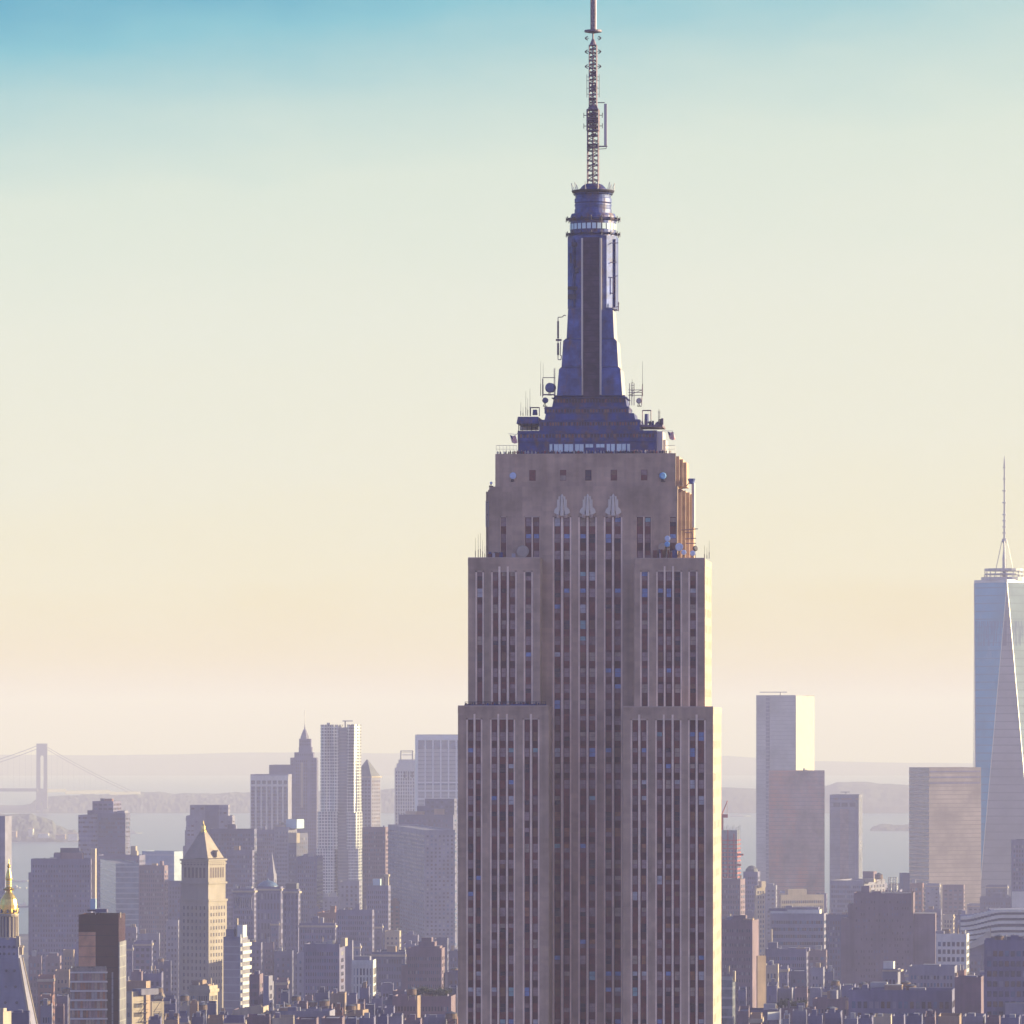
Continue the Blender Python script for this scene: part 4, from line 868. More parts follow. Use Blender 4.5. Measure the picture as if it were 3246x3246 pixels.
# stepped grey tower with dark notch, and its neighbours
B = simple('notched_tower', 'grey stepped office tower with a dark notch and brightly striped west flank', 590, 736, 744, 2590, 5200, 'grey', nw=12, pz=4, wf=.7, hf=.45, nr=1, phi=11, depth=30, extras=(('upper_storeys', 602, 723, 2552, 2590, 2, 24, 'grey'), ('notch', 650, 694, 2553, 2700, -.4, 2, 'dark')), bands=8.5, mats=([WALLS['mauve'], WBR, WALLS['grey']], [1, 1, 2]))
q = MB(); q.box(B.u(586, 1), B.u(600, 1), 1, 25, 0, B.z(2632), WALLS['grey']); q.box(B.u(580, 2), B.u(592, 2), 2.1, 25, 0, B.z(2682), WALLS['grey']); B.part('east_step', q)
simple('dark_slab', 'low wide dark slab just right of the pyramid roof', 664, 806, 814, 2632, 4800, 'dark', nw=16, wf=.6, phi=8, huts=2)
simple('bluish_block', 'blue-grey low block with a cream striped west end left of the pyramid roof', 450, 552, 592, 2703, 5400, glass('bluish_wall', (0.20, 0.25, 0.36), .4, var=.2, floors=(9, .2, (.3, .32, .4))), nw=0, nr=0, phi=30, depth=38, bands=0)
B = simple('crowned_tower', 'dark stepped tower with a lit crown standing against the bay water', 310, 397, 412, 2582, 5000, 'dark', nw=11, wf=.75, hf=.5, phi=12, nr=5, extras=(('tower', 293, 359, 2540, 2582, 3, 26, 'mauve'), ('roof_box', 318, 328, 2531, 2540, 6, 6, 'dark'), ('roof_sign_frame', 331, 355, 2532, 2540, 6, 5, 'red'), ('roof_box', 372, 395, 2570, 2582, 6, 12, 'grey'), ('roof_box', 277, 293, 2569, 2584, 6, 12, 'dark')), mats=([WDK, WBL, WBR], [4, 2, 2]), bands=4.2)
q = MB(); q.box(B.u(248, 2), B.u(310, 2) - .02, 2, 30, 0, B.z(2584), WALLS['grey']); B.part('east_wing', q)
q = MB(); wgrid(q, 'F', B.u(249, 2), B.u(309, 2), 2, 40, B.z(2586), 9, 4, .85, .42, [WALLS['mauve'], WBR]); B.part('windows', q, kind='stuff')
simple('shoulder_block', 'dark block at the foot of the crowned tower with a lit hut at its end', 308, 442, 442, 2716, 4900, 'mauve', nw=16, phi=6, depth=30, extras=(('roof_hut', 414, 430, 2682, 2716, 2, 8, 'cream'), ('roof_hut', 420, 434, 2697, 2716, 1, 8, 'cream')))
simple('pale_slab', 'plain pale slab with a peach sunlit flank at the edge behind the gold dome', -60, 16, 37, 2592, 4200, 'grey', nw=0, nr=0, phi=17, depth=24)
simple('broad_brown_block', 'broad brown apartment block with a penthouse and narrow sunlit west edge', 98, 288, 294, 2728, 3900, 'mauve', nw=22, pz=3.4, wf=.45, hf=.5, phi=9, depth=14, nr=2, huts=3, extras=(('penthouse', 172, 262, 2703, 2728, 4, 9, 'brown'), ('penthouse', 191, 252, 2688, 2703, 5, 6, 'dark'), ('lit_bay', 287, 302, 2690, 2850, 7, 10, 'cream'), ('arcade', 138, 228, 2724, 2728, .2, 1, 'cream'), ('east_step', 90, 99, 2766, 3400, 1, 12, 'mauve')))
simple('striped_glass_block', 'glass office block with pale striped east half behind the dark glass tower', 318, 367, 440, 2742, 4300, glass('striped_glass', (0.15, 0.19, 0.24), .2, var=.3, floors=(4.0, .25, (.30, .32, .35))), nw=0, nr=0, phi=81)
simple('low_brown_block', 'plain low brown block with one sunlit sliver right of the striped glass block', 440, 521, 533, 2748, 4600, 'brown', nw=11, phi=13, nr=2, huts=2)
simple('long_low_block', 'long low shaded block right behind the striped glass block', 368, 600, 600, 2800, 4700, 'dark', nw=26, phi=6, huts=3)
# pyramid tower
B = Bld('pyramid_tower', 'stone clock-tower style skyscraper with a pyramid roof, its west face glowing in the sun', 'tower', 571, 661, 719, 3000, 30); CR = mat('clock_tower_stone', (0.31, 0.255, 0.215), .85, var=.12, scale=.08, streak=.12); G_ = WALLS['grey']
q = MB(); H1, H2 = B.z(2855), B.z(2724); q.box(-B.W, 0, 0, B.D, 0, H1, CR); q.box(-B.W + .5, -.5, .5, B.D - .5, H1, H2, CR); B.part('shaft', q)
for y, o_, h_ in ((2855, .7, 1.2), (2800, .5, 1.0), (2727, .5, .9), (2738, .25, .6)):
    q = MB(); z = B.z(y); q.box(-B.W - o_ + .3, o_ - .3, -o_ + .3, B.D + o_ - .3, z - h_ / 2, z + h_ / 2, CR); B.part('cornice', q)
q = MB(); cx, cy = -B.W / 2, B.D / 2
q.prism([(-B.W + 1.1, 1.1), (-1.1, 1.1), (-1.1, B.D - 1.1), (-B.W + 1.1, B.D - 1.1)], H2 + .4, B.z(2632), mat('pyramid_slates', (0.30, 0.235, 0.195), .8, var=.15, scale=.2, blocks=(1.2, .8, .08)), [(cx - .9, cy - .9), (cx + .9, cy - .9), (cx + .9, cy + .9), (cx - .9, cy + .9)]); B.part('pyramid_roof', q)
q = MB(); q.lathe(cx, cy, [(1.6, B.z(2640)), (1.6, B.z(2634)), (1.1, B.z(2630)), (1.0, B.z(2620)), (.3, B.z(2612)), (.05, B.z(2602))], mat('gilt_cap', (0.75, 0.52, 0.18), .35, .8, var=.1), 10); B.part('lantern', q)
q = MB(); q.box(-.9, .3, cy - 1.2, cy + 1.2, H2 + 1, H2 + 4, CR); q.prism([(-3, cy - 1), (.2, cy - 1), (.2, cy + 1), (-3, cy + 1)], H2 + 1.2, H2 + 4.6, WALLS['slate'], [(-4, cy - .1), (.2, cy - .1), (.2, cy + .1), (-4, cy + .1)]); B.part('dormer', q)
q = MB()
for f, a0, a1, p in (('R', 1.2, B.D - 1.2, 0), ('F', -B.W + 1.2, -1.2, 0)):
    wgrid(q, f, a0, a1, p, B.z(3150), B.z(2868), 6, 3.55, .34, .52, [WBR, WDK]); wgrid(q, f, a0, a1, p, B.z(2850), B.z(2810), 6, 6.8, .4, .72, [WBR, WDK], out=.14)
    pp = -.5 if f == 'R' else .5; wgrid(q, f, a0 + .6, a1 - .6, pp, B.z(2784), B.z(2750), 6, B.z(2750) - B.z(2784) - .01, .62, .96, [WBR], out=.1)
    wgrid(q, f, a0 + .4, a1 - .4, pp, B.z(2744), B.z(2734), 7, B.z(2734) - B.z(2744) - .01, .5, .8, [WBR], out=.1)
B.part('windows', q, kind='stuff')
for l, r, y in ((540, 576, 2830), (520, 560, 2900)): pass
# mid city between pyramid tower and silver tower
simple('grey_block', 'plain grey block below the white-piered tower', 812, 872, 878, 2634, 5300, 'mauve', nw=9, phi=9, huts=2)
simple('grey_block', 'grey block with a pale blue box on its roof below the spire tower', 870, 914, 941, 2626, 5200, 'grey', nw=8, phi=26, depth=32, extras=(('roof_box', 906, 941, 2597, 2626, 3, 14, mat('pale_blue_panel', (.36, .46, .52), .5, var=.1)), ('roof_box', 876, 903, 2614, 2626, 1, 6, 'cream'), ('roof_box', 884, 890, 2606, 2626, 1, 6, 'cream')))
simple('lit_roof_block', 'small block with a sunlit cream top just left of the silver tower', 914, 940, 976, 2645, 5050, 'dark', nw=5, phi=45, depth=26, extras=(('sunlit_top', 914, 940, 2641, 2672, -.3, 4, 'cream'),), nr=5)  # cream panel on the dark front: sunlight put into the colour
simple('dim_block', 'dim block below the grey block, left of the silver tower shaft', 940, 1004, 1004, 2720, 4800, 'mauve', nw=9, phi=7, huts=2)
simple('dim_block', 'tall dim slab left of the green-roofed church spire', 716, 800, 806, 2700, 4400, 'mauve', nw=12, phi=8, huts=2)
B = simple('church_spire', 'pale church tower with a tall thin stone spire right of the pyramid tower', 846, 868, 877, 2775, 4300, 'grey', nw=3, pz=6, wf=.35, hf=.7, nr=2, cat='church', phi=22, depth=6)
q = MB(); q.prism([(-B.W + .2, .2), (-.2, .2), (-.2, B.D - .2), (-B.W + .2, B.D - .2)], B.H, B.z(2702), WALLS['grey'], [(-B.W / 2 - .1, B.D / 2 - .1), (-B.W / 2 + .1, B.D / 2 - .1), (-B.W / 2 + .1, B.D / 2 + .1), (-B.W / 2 - .1, B.D / 2 + .1)]); B.part('spire', q)
B = simple('colonnaded_block', 'old block with a row of tall columns near its top, right of the pyramid tower', 738, 805, 812, 2822, 3900, 'mauve', nw=9, phi=9, cornice=.8, huts=1)
q = MB()
for i in range(8): q.cyl(B.u(748 + 7 * i), -.5, B.z(2880), B.z(2845), .5, .45, WALLS['grey'], 8)
q.box(B.u(744), B.u(801), -1.0, -.02, B.z(2845), B.z(2838), WALLS['grey']); q.box(B.u(744), B.u(801), -1.0, -.02, B.z(2886), B.z(2880), WALLS['grey']); B.part('colonnade', q)
B = simple('domed_hall', 'ornate block with a low dark blue dome and arched bays', 812, 890, 897, 2816, 4000, 'mauve', nw=7, pz=7, wf=.4, hf=.6, phi=9, cornice=.9)
q = MB(); q.lathe(B.u(848, 8), 9, [(7.5, B.H), (7.3, B.H + 1.5), (6, B.H + 3.2), (3.2, B.H + 4.6), (.8, B.H + 5.4), (.2, B.H + 7)], mat('lead_dome', (.06, .11, .20), .5, var=.2, scale=.3), 18); B.part('dome', q)
simple('corner_tower', 'old corner tower with a pale edge and pilastered top left of the silver tower base', 897, 946, 952, 2824, 3800, 'mauve', nw=6, pz=4, phi=9, cornice=.8, piers=4, extras=(('roof_hut', 905, 940, 2800, 2824, 3, 8, 'slate'),))
simple('dim_block', 'wide dim block in shade below the silver tower', 948, 1062, 1066, 2932, 3600, 'mauve', nw=15, phi=8, huts=3, cornice=.6)
simple('dim_block', 'low red-brown block tucked under the silver tower base', 1005, 1066, 1066, 2898, 4100, 'red', nw=9, phi=7, huts=1)
simple('brown_slab', 'brown slab with a sunlit west edge right of the silver tower', 1148, 1222, 1231, 2626, 4900, 'brown', nw=12, phi=11, extras=(('chimney', 1214, 1218, 2617, 2626, 3, 3, 'dark'),), nr=2)
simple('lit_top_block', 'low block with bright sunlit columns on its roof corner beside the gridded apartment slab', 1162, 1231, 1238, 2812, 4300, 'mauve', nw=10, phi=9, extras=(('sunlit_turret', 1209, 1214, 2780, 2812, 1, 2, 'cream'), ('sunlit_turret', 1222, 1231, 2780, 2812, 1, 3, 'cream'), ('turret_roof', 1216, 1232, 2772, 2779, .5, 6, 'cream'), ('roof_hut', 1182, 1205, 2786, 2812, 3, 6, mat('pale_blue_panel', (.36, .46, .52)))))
simple('dark_office_block', 'dark office block with a boxy top and long sunlit west edge beside the stone skyscraper', 1264, 1437, 1450, 2587, 5000, 'dark', nw=22, pz=3.9, wf=.55, hf=.5, phi=9, depth=22, huts=2, nr=1, extras=(('upper_storeys', 1347, 1440, 2532, 2587, 4, 14, 'dark'), ('roof_box', 1322, 1347, 2555, 2587, 5, 10, 'dark'), ('roof_hut', 1285, 1318, 2572, 2587, 2, 5, 'cream'), ('sunlit_hut', 1376, 1407, 2564, 2587, 1, 3, 'tan')), mats=([WDK, WBL, WALLS['mauve']], [3, 2, 2]))
simple('apartment_slab', 'broad apartment slab covered in a fine grid of small windows beside the stone skyscraper', 1230, 1346, 1442, 2636, 4600, 'grey', nw=22, pz=3.3, wf=.48, hf=.5, phi=82, depth=None, nr=7, mats=([WDK, WBL, WLT, WBR], [8, 4, 3, 5]))
simple('dim_block', 'dim block with a flat roof at the foot of the apartment slab', 1066, 1180, 1186, 2890, 3900, 'mauve', nw=16, phi=8, huts=3)
simple('dim_block', 'dark block with a long parapet left of the brown stepped building', 1180, 1284, 1284, 3024, 3300, 'dark', nw=12, pz=4.4, phi=7, cornice=.5, huts=2)
simple('sunlit_edge_block', 'shaded block with one bright sunlit west face low between the two towers', 963, 1076, 1094, 3000, 3000, 'mauve', nw=14, pz=3.6, phi=10, nr=1, depth=18, huts=2, wf=.45, extras=(('stair_tower', 1079, 1094, 2974, 3000, 2, 8, 'cream'),))
simple('rounded_block', 'grey block with a plain curved-top wall right behind the sunlit edge block', 1094, 1117, 1120, 2990, 3060, 'grey', nw=0, nr=0, phi=8, depth=15)
simple('pilastered_block', 'small white block with tall pale pilasters and a blank box on top', 1115, 1183, 1192, 3052, 2700, 'white', nw=6, pz=4.2, wf=.55, hf=.75, phi=9, depth=16, piers=6, nr=2, extras=(('penthouse', 1122, 1172, 3032, 3052, 3, 9, 'grey'),))
simple('stepped_brick_block', 'brown brick building stepping up to a peaked top with sunlit west edges', 1288, 1400, 1410, 3014, 2800, 'brown', nw=17, pz=3.4, wf=.4, hf=.5, phi=9, depth=16, nr=2, extras=(('setback', 1310, 1394, 3000, 3014, 1.2, 13), ('setback', 1326, 1378, 2986, 3000, 2.4, 10), ('setback', 1336, 1368, 2972, 2986, 3.4, 8), ('step_wall', 1272, 1289, 3060, 3300, 1, 12, 'brown')))
simple('brick_block', 'brown brick block with a tan sunlit edge just right of the white striped tower', 790, 823, 834, 3098, 2400, 'brown', nw=5, pz=3.3, phi=12, depth=14, nr=2, huts=1)
simple('pale_grey_block', 'narrow blue-grey block with a pale west edge next to the brown brick block', 834, 852, 864, 3102, 2460, 'grey', nw=0, nr=2, phi=18, depth=14)
simple('cream_loft_block', 'cream loft building with a sunlit west face and boxy roof huts below the pyramid tower', 600, 664, 690, 3134, 2300, 'cream', nw=9, pz=3.5, phi=18, depth=20, nr=5, huts=2, cornice=.5, extras=(('roof_hut', 608, 642, 3108, 3134, 2, 5, 'tan'), ('roof_hut', 646, 660, 3120, 3134, 1, 4, 'tan')))
B = simple('striped_white_tower', 'slim white tower whose west face is banded with bright balconies', 708, 763, 792, 2990, 2500, glass('tower_glass_grey', (0.23, 0.21, 0.24), .25, var=.15, floors=(3.4, .12, (.33, .31, .34))), nw=0, nr=0, phi=14, depth=15, extras=(('upper_storeys', 708, 763, 2970, 2990, 1.2, 11, 'grey'), ('lift_house', 752, 770, 2933, 2972, 3, 6, 'white'), ('chimney', 748, 753, 2911, 2972, 5, 1.2, 'cream'), ('roof_hut', 716, 742, 2946, 2972, 4, 6, 'grey')))
q = MB(); z = B.H
while z > 30: q.box(.01, .9, .3, B.D - .3, z - 1.5, z, WALLS['white']); z -= 3.4
B.part('balconies', q)
q = MB(); q.box(-.35, .06, -.12, .6, 0, B.H + 4, WALLS['white']); B.part('corner_pier', q)
# ---------------------------------------------------------------- gold-domed tower at the east edge
GOLD = mat('gold_leaf', (0.83, 0.52, 0.13), .28, .85, var=.18, scale=.8); B = Bld('gold_domed_tower', 'stone tower with a columned belfry under a gilded dome and finial', 'tower', -44, 64, 78, 2050, 9.5, 13)
s = 2050 / F; v = 6.5; cx = B.u(28, v); gz = lambda y: B.z(y, 0, v); MS = WALLS['grey']
q = MB(); q.lathe(cx, v, [(28 * s, gz(2896)), (29 * s, gz(2885)), (28.5 * s, gz(2868)), (25 * s, gz(2850)), (18 * s, gz(2838)), (11 * s, gz(2829)), (9 * s, gz(2824))], GOLD, 16)
for k in range(8):
    t = 2 * math.pi * (k + .5) / 8; p0 = (cx + 29 * s * math.cos(t), v + 29 * s * math.sin(t)); q.tube((p0[0], p0[1], gz(2892)), (p0[0], p0[1], gz(2880)), .42, GOLD, 6)
B.part('gold_dome', q)
q = MB()
for k in range(8): t = 2 * math.pi * k / 8 - math.pi / 2; q.cyl(cx + 29.6 * s * math.cos(t), v + 29.6 * s * math.sin(t), gz(2893), gz(2882), .5, .3, WDK, 8)
B.part('dome_windows', q)
q = MB(); q.lathe(cx, v, [(10 * s, gz(2824)), (16 * s, gz(2822)), (18 * s, gz(2818)), (12 * s, gz(2814)), (9 * s, gz(2811)), (9 * s, gz(2790)), (11 * s, gz(2788)), (11 * s, gz(2783)), (8 * s, gz(2770)), (5 * s, gz(2758)), (3.4 * s, gz(2752)), (5 * s, gz(2748)), (5.2 * s, gz(2744)), (2.6 * s, gz(2738)), (1.2 * s, gz(2732)), (.5 * s, gz(2722))], GOLD, 14)
for y in (2808, 2800, 2794): q.cyl(cx, v, gz(y + 1), gz(y - 1), 9.7 * s, 9.7 * s, WALLS['white'], 14)
B.part('finial', q)
q = MB(); q.lathe(cx, v, [(30 * s, gz(2905)), (32 * s, gz(2900)), (31 * s, gz(2896))], WALLS['cream'], 16); q.cyl(cx, v, gz(2972), gz(2905), 19 * s, 19 * s, WALLS['mauve'], 14)
q.lathe(cx, v, [(34 * s, gz(2978)), (33 * s, gz(2970))], WALLS['cream'], 16); B.part('belfry', q)
q = MB()
for k in range(16): t = 2 * math.pi * (k + .5) / 16; q.cyl(cx + 28 * s * math.cos(t), v + 28 * s * math.sin(t), gz(2970), gz(2905), .36, .32, WALLS['cream'], 8)
B.part('columns', q)
q = MB(); hw = 36 * s; zt_, zb_ = gz(2972), gz(3040)
q.box(cx - hw, cx + hw, v - hw, v + hw, zb_, zt_, MS, .4, .4); B.part('attic', q)
q = MB(); q.box(cx - hw, cx + hw, v - hw, v + hw, gz(3330), zb_ - .01, MS) if False else None
b0 = 92 * s * 1.0; b1 = 37 * s
q.prism([(cx - b0, v - b0), (cx + b0, v - b0), (cx + b0, v + b0), (cx - b0, v + b0)], gz(3320), gz(3036), MS, [(cx - b1, v - b1), (cx + b1, v - b1), (cx + b1, v + b1), (cx - b1, v + b1)]); B.part('pyramid_roof', q)
q = MB(); q.box(cx - b0 - .4, cx + b0 + .4, v - b0 - .4, v + b0 + .4, 0, gz(3318), WALLS['grey']); B.part('shaft', q)
q = MB()
for y in (3000, 3022, 3075, 3125, 3175):
    f = min(1, max(0, (y - 3036) / 284)); hh = (b1 + (b0 - b1) * f) if y > 3036 else hw - .2
    for dx_ in ((-.62, -.05, .52) if y > 3060 else (-.7, -.3, .15, .6)):
        x = cx + hh * dx_; q.tube((x, v - hh - .22, gz(y)), (x, v - hh + .5, gz(y)), .5, WDK, 10)
B.part('porthole_windows', q)
q = MB()
for (xa, ya), (xb, yb) in (((1.0, 3040), (1.0, 3316)),):
    for sgn in (1,):
        q.tube((cx + b1, v - b1, gz(3036)), (cx + b0, v - b0, gz(3318)), .55, WALLS['cream'], 4); q.tube((cx - b1, v - b1, gz(3036)), (cx - b0, v - b0, gz(3318)), .55, WALLS['cream'], 4); q.tube((cx + b1, v + b1, gz(3036)), (cx + b0, v + b0, gz(3318)), .55, WALLS['cream'], 4)
B.part('roof_ribs', q)
q = MB(); x = cx + hw; q.box(x - 1.2, x + 1.0, v - 1.6, v + 1.6, gz(3026), gz(3003), WALLS['cream']); q.prism([(x - 1.5, v - 2), (x + 1.4, v - 2), (x + 1.4, v + 2), (x - 1.5, v + 2)], gz(3003), gz(2996), WALLS['cream'], [(x - 1.5, v - .1), (x + 1.2, v - .1), (x + 1.2, v + .1), (x - 1.5, v + .1)]); B.part('dormer', q)
q = MB(); q.box(cx + hw - 1, cx + hw + .2, v - hw + .1, v - hw + 1.2, gz(3000), gz(2966), WALLS['cream']); B.part('corner_urn', q)
simple('cream_hut_block', 'sunlit cream roof with a round vent at the corner below the gold-domed tower', -40, 10, 33, 3220, 1700, 'cream', nw=0, nr=0, phi=24, depth=10, extras=(('vent', -6, 11, 3196, 3222, 1, 2, 'cream'),))
simple('dark_roof_block', 'dark flat roof with a rail in front of the gold-domed tower', 34, 92, 96, 3222, 1760, 'dark', nw=0, nr=0, phi=9, depth=12, huts=1)
# ---------------------------------------------------------------- dark glass tower with the pale balcony block in front
DG = glass('dark_tower_glass', (0.055, 0.022, 0.020), .2, var=.4, scale=.06, spec=.25, floors=(3.6, .07, (.02, .012, .016)), warp=.12)
B = simple('dark_glass_tower', 'tall dark bronze glass tower with a painted warm sunlit reflection', 249, 376, 397, 2910, 1900, DG, nw=0, nr=0, phi=12, depth=15)
q = MB(); q.box(.01, .35, 0, B.D, 0, B.H - 8, glass('grey_curtain', (.26, .24, .25), .25, var=.2, floors=(3.6, .1, (.4, .38, .36)))); B.part('west_curtain_wall', q)
q = MB(); cxx = B.u(312, 6); q.box(B.u(276, 6), B.u(304, 6), 6, 7.5, B.H + 2.0, B.H + 2.6, DARKM); q.tube((cxx, 6.5, B.H), (cxx, 6.5, B.H + 2.8), .3, DARKM, 6); q.tube((B.u(300, 6), 6.5, B.H), (B.u(304, 6), 6.5, B.H + 2.2), .15, PALE, 5); q.box(B.u(286, 7), B.u(303, 7), 7, 9, B.H + 2.6, B.H + 6.2, mat('pale_blue_panel', (.36, .46, .52))); q.box(B.u(303, 6), B.u(338, 6), 6, 9, B.H + 1.6, B.H + 2.8, WALLS['mauve']); B.part('window_crane', q)
q = MB(); q.box(B.u(377, 2), B.u(382, 2), 2, 3, B.H, B.H + 1.8, WALLS['cream']); B.part('vent', q)
q = MB()
for k in range(9):
    zz_ = B.z(3092 + 22 * k); q.poly([(B.u(354), -.06, zz_ - 1.1), (B.u(359), -.06, zz_ - 1.1), (B.u(359), -.06, zz_ + 1.1), (B.u(354), -.06, zz_ + 1.1)], WLT)  # pale panes, one above the other
B.part('pale_windows', q, kind='stuff')
# warm strips are the tan neighbour's reflection in real life; here it is painted as warm-coloured glass on the facade
ZB = glass('painted_reflection_glass', (0.52, 0.26, 0.14), .3, var=.35, scale=.12, warp=.2, floors=(3.6, .06, (.16, .08, .06)))
q = MB(); q.box(B.u(249.5), B.u(303), -.08, -.01, B.z(3080), B.z(2955), ZB); B.part('painted_reflection_bay', q)
B = simple('balcony_block', 'pale glass apartment block with thin white floor slabs in front of the dark glass tower', 225, 338, 338, 3080, 1840, glass('apartment_glass', (.20, .17, .155), .2, var=.45, scale=.25, joints=(1.6, .06, (.32, .29, .28))), nw=0, nr=0, phi=-4, depth=12, extras=(('parapet', 228, 310, 3074, 3080, 1, 8, 'grey'),))
k = 0
while B.H - 3.0 * k > 60:
    q = MB(); z = B.H - 3.0 * k; q.box(-B.W - .3, .3, -.5, -.01, z - .5, z, BALC); B.part('floor_slab', q); k += 1
rr = random.Random(4)
for k in range(0, 6):
    for i in range(12):
        q = MB(); x = -B.W + .3 + i * (B.W - .6) / 12; z = B.H - 3.0 * k - .55; q.poly([(x, -.05, z - 2.3), (x + (B.W - .6) / 12 - .15, -.05, z - 2.3), (x + (B.W - .6) / 12 - .15, -.05, z), (x, -.05, z)], rr.choice([WV['beige'], WV['lilac'], WV['brown'], WV['mauve'], WV['warm'], WLT])); B.part('window', q)
B = simple('fire_escape_block', 'sunlit cream block with dark fire escapes on its west face beside the dark glass tower', 398, 418, 455, 3154, 2000, 'cream', nw=3, pz=3.2, phi=46, depth=17, nr=6, wf=.4, hf=.5, extras=(('penthouse', 420, 448, 3135, 3154, 3, 8, 'grey'),))
for a in (3.5, 9.5):
    q = MB(); z = B.H - 3
    while z > 80:
        q.box(.2, 1.2, a, a + 3.2, z - .12, z, DARKM); q.tube((.6, a + .2, z - 3.2), (.6, a + 3, z), .12, DARKM, 4); q.tube((1.15, a, z + .9), (1.15, a + 3.2, z + .9), .06, DARKM, 4); z -= 3.2
    B.part('fire_escape', q)
simple('peach_slab', 'blank slab with a peach sunlit end behind the fire escape block', 398, 463, 476, 3121, 2080, 'tan', nw=0, nr=0, phi=15, depth=12)
simple('small_lit_block', 'small sunlit cream block with rows of square windows right of the fire escapes', 470, 481, 520, 3186, 2100, 'cream', nw=1, pz=2.9, wf=.5, hf=.5, phi=55, depth=14, nr=9)
# ---------------------------------------------------------------- low roofs along the bottom
B = simple('pediment_block', 'loft building with a curved sunlit pediment along its roof edge', 738, 830, 846, 3212, 2000, 'brown', nw=9, phi=13, depth=14, nr=4, cornice=.5)
q = MB(); n = 12
for i in range(n):
    f0, f1 = i / n, (i + 1) / n; h0, h1 = .4 + 2.6 * f0 ** .6, .4 + 2.6 * f1 ** .6; x0, x1 = -B.W * (1 - f0), -B.W * (1 - f1); q.prism([(x0, -.5), (x1, -.5), (x1, .3), (x0, .3)], B.H - .4, B.H + h1, WALLS['cream'])
q.box(-B.W * .02, .6, -.6, B.D, B.H + .2, B.H + 2.2, WALLS['cream']); B.part('pediment', q)
simple('flat_pale_block', 'flat pale grey roofed block with a wall vent near the bottom middle', 863, 1045, 1045, 3216, 2000, 'grey', nw=0, nr=0, phi=5, depth=16, huts=2, extras=(('lower_wing', 1045, 1160, 3232, 3300, 2, 14, 'tan'), ('parapet', 886, 1010, 3222, 3232, -.15, 1, 'mauve')))
simple('tan_corner_block', 'small block with a sunlit corner left of the water tank cluster', 1100, 1150, 1168, 3212, 2050, 'tan', nw=5, phi=15, depth=12, nr=3, huts=1)
simple('terrace_block', 'brown block with a planted roof terrace close to the stone skyscraper', 1244, 1430, 1430, 3168, 2300, 'brown', nw=18, pz=3.4, phi=5.2, depth=18, nr=0, huts=3, extras=(('sunlit_stair', 1322, 1332, 3166, 3170, -1, 3, 'tan'),))
simple('plain_gable_block', 'plain brown block with a low peaked gable left of the terrace block', 1245, 1332, 1332, 3150, 2400, 'brown', nw=0, nr=0, phi=5.5, depth=14)
simple('tan_chimney_slab', 'narrow tan slab catching the sun in front of the plain gable block', 1320, 1323, 1333, 3166, 2250, 'tan', nw=0, nr=0, phi=11)
for lab, px, py, Y, foot in (('wooden water tank on the terrace block', 1305, 3128, 2280, 3168), ('wooden water tank with a sunlit side on the tan corner block', 1112, 3183, 2040, 3212), ('wooden water tank on the small roof right of the white striped tower', 905, 3178, 2100, 3216), ('wooden water tank above the cream loft building', 585, 3150, 2350, 3185), ('wooden water tank on the roof left of the dark glass tower', 210, 3128, 2500, 3160)):
    tank(lab, px, py, Y, foot)
# ================================================================== west of the stone tower
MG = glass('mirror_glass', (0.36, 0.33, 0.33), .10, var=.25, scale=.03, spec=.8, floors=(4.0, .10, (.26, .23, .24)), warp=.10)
B = simple('mirror_tower', 'tallest pale mirrored slab tower with a blazing sunlit west flank', 2397, 2522, 2581, 2207, 6000, MG, nw=0, nr=0, phi=29, extras=(('roof_box', 2440, 2456, 2204, 2207, 5, 8, 'grey'),))
q = MB(); q.box(B.u(2428), B.u(2440), -.25, -.01, 5, B.H - .1, glass('seam_glass', (.17, .15, .19), .25, var=.3, floors=(4.0, .3, (.3, .27, .29)))); B.part('corner_seam', q)
q = MB(); q.box(.01, .3, 0.2, B.D - .2, 5, B.H - .1, mat('sunlit_west_glass', (.50, .46, .40), .25, var=.05)); B.part('west_curtain_wall', q)  # brighter copy of the glass: west sunlight put into the colour
q = MB(); q.box(B.u(2408, 8), B.u(2495, 8), 8, 8.8, B.H + 4, B.H + 4.8, GALV); q.box(B.u(2472, 8), B.u(2475, 8), 8, 9, B.H, B.H + 4, GALV); B.part('window_crane', q)
MG2 = glass('mirror_glass_painted', (0.27, 0.19, 0.18), .14, var=.5, scale=.04, second=((.50, .21, .14), .43, .020), spec=.7, floors=(4.0, .10, (.16, .12, .13)), warp=.2)  # second colour: neighbours' pink and orange reflections painted into the glass
B = simple('mirror_block', 'lower mirrored block with blotchy pinkish painted reflections in front of the tallest slab tower', 2437, 2614, 2614, 2447, 5600, MG2, nw=0, nr=0, phi=3, depth=40, extras=(('roof_vent', 2546, 2551, 2435, 2447, 6, 3, 'dark'), ('roof_box', 2552, 2559, 2440, 2447, 6, 4, 'cream')))
B = simple('flat_topped_tower', 'flat-topped blue-grey tower with square openings under its roof and a roof bar', 2630, 2722, 2734, 2523, 5500, glass('blue_grey_glass', (.20, .19, .23), .22, var=.35, scale=.04, floors=(4, .15, (.15, .15, .19))), nw=0, nr=0, phi=4.2, depth=34, extras=(('roof_box', 2657, 2700, 2519, 2523, 6, 8, 'grey'),))
q = MB()
for l, r in ((2642, 2663), (2667, 2687), (2693, 2712)): q.box(B.u(l), B.u(r), -.2, -.02, B.z(2557), B.z(2545), WDK)
for l, r in ((2644, 2656), (2667, 2700), (2712, 2722)): q.box(B.u(l), B.u(r), -.2, -.02, B.z(2535), B.z(2530), WALLS['tan'])
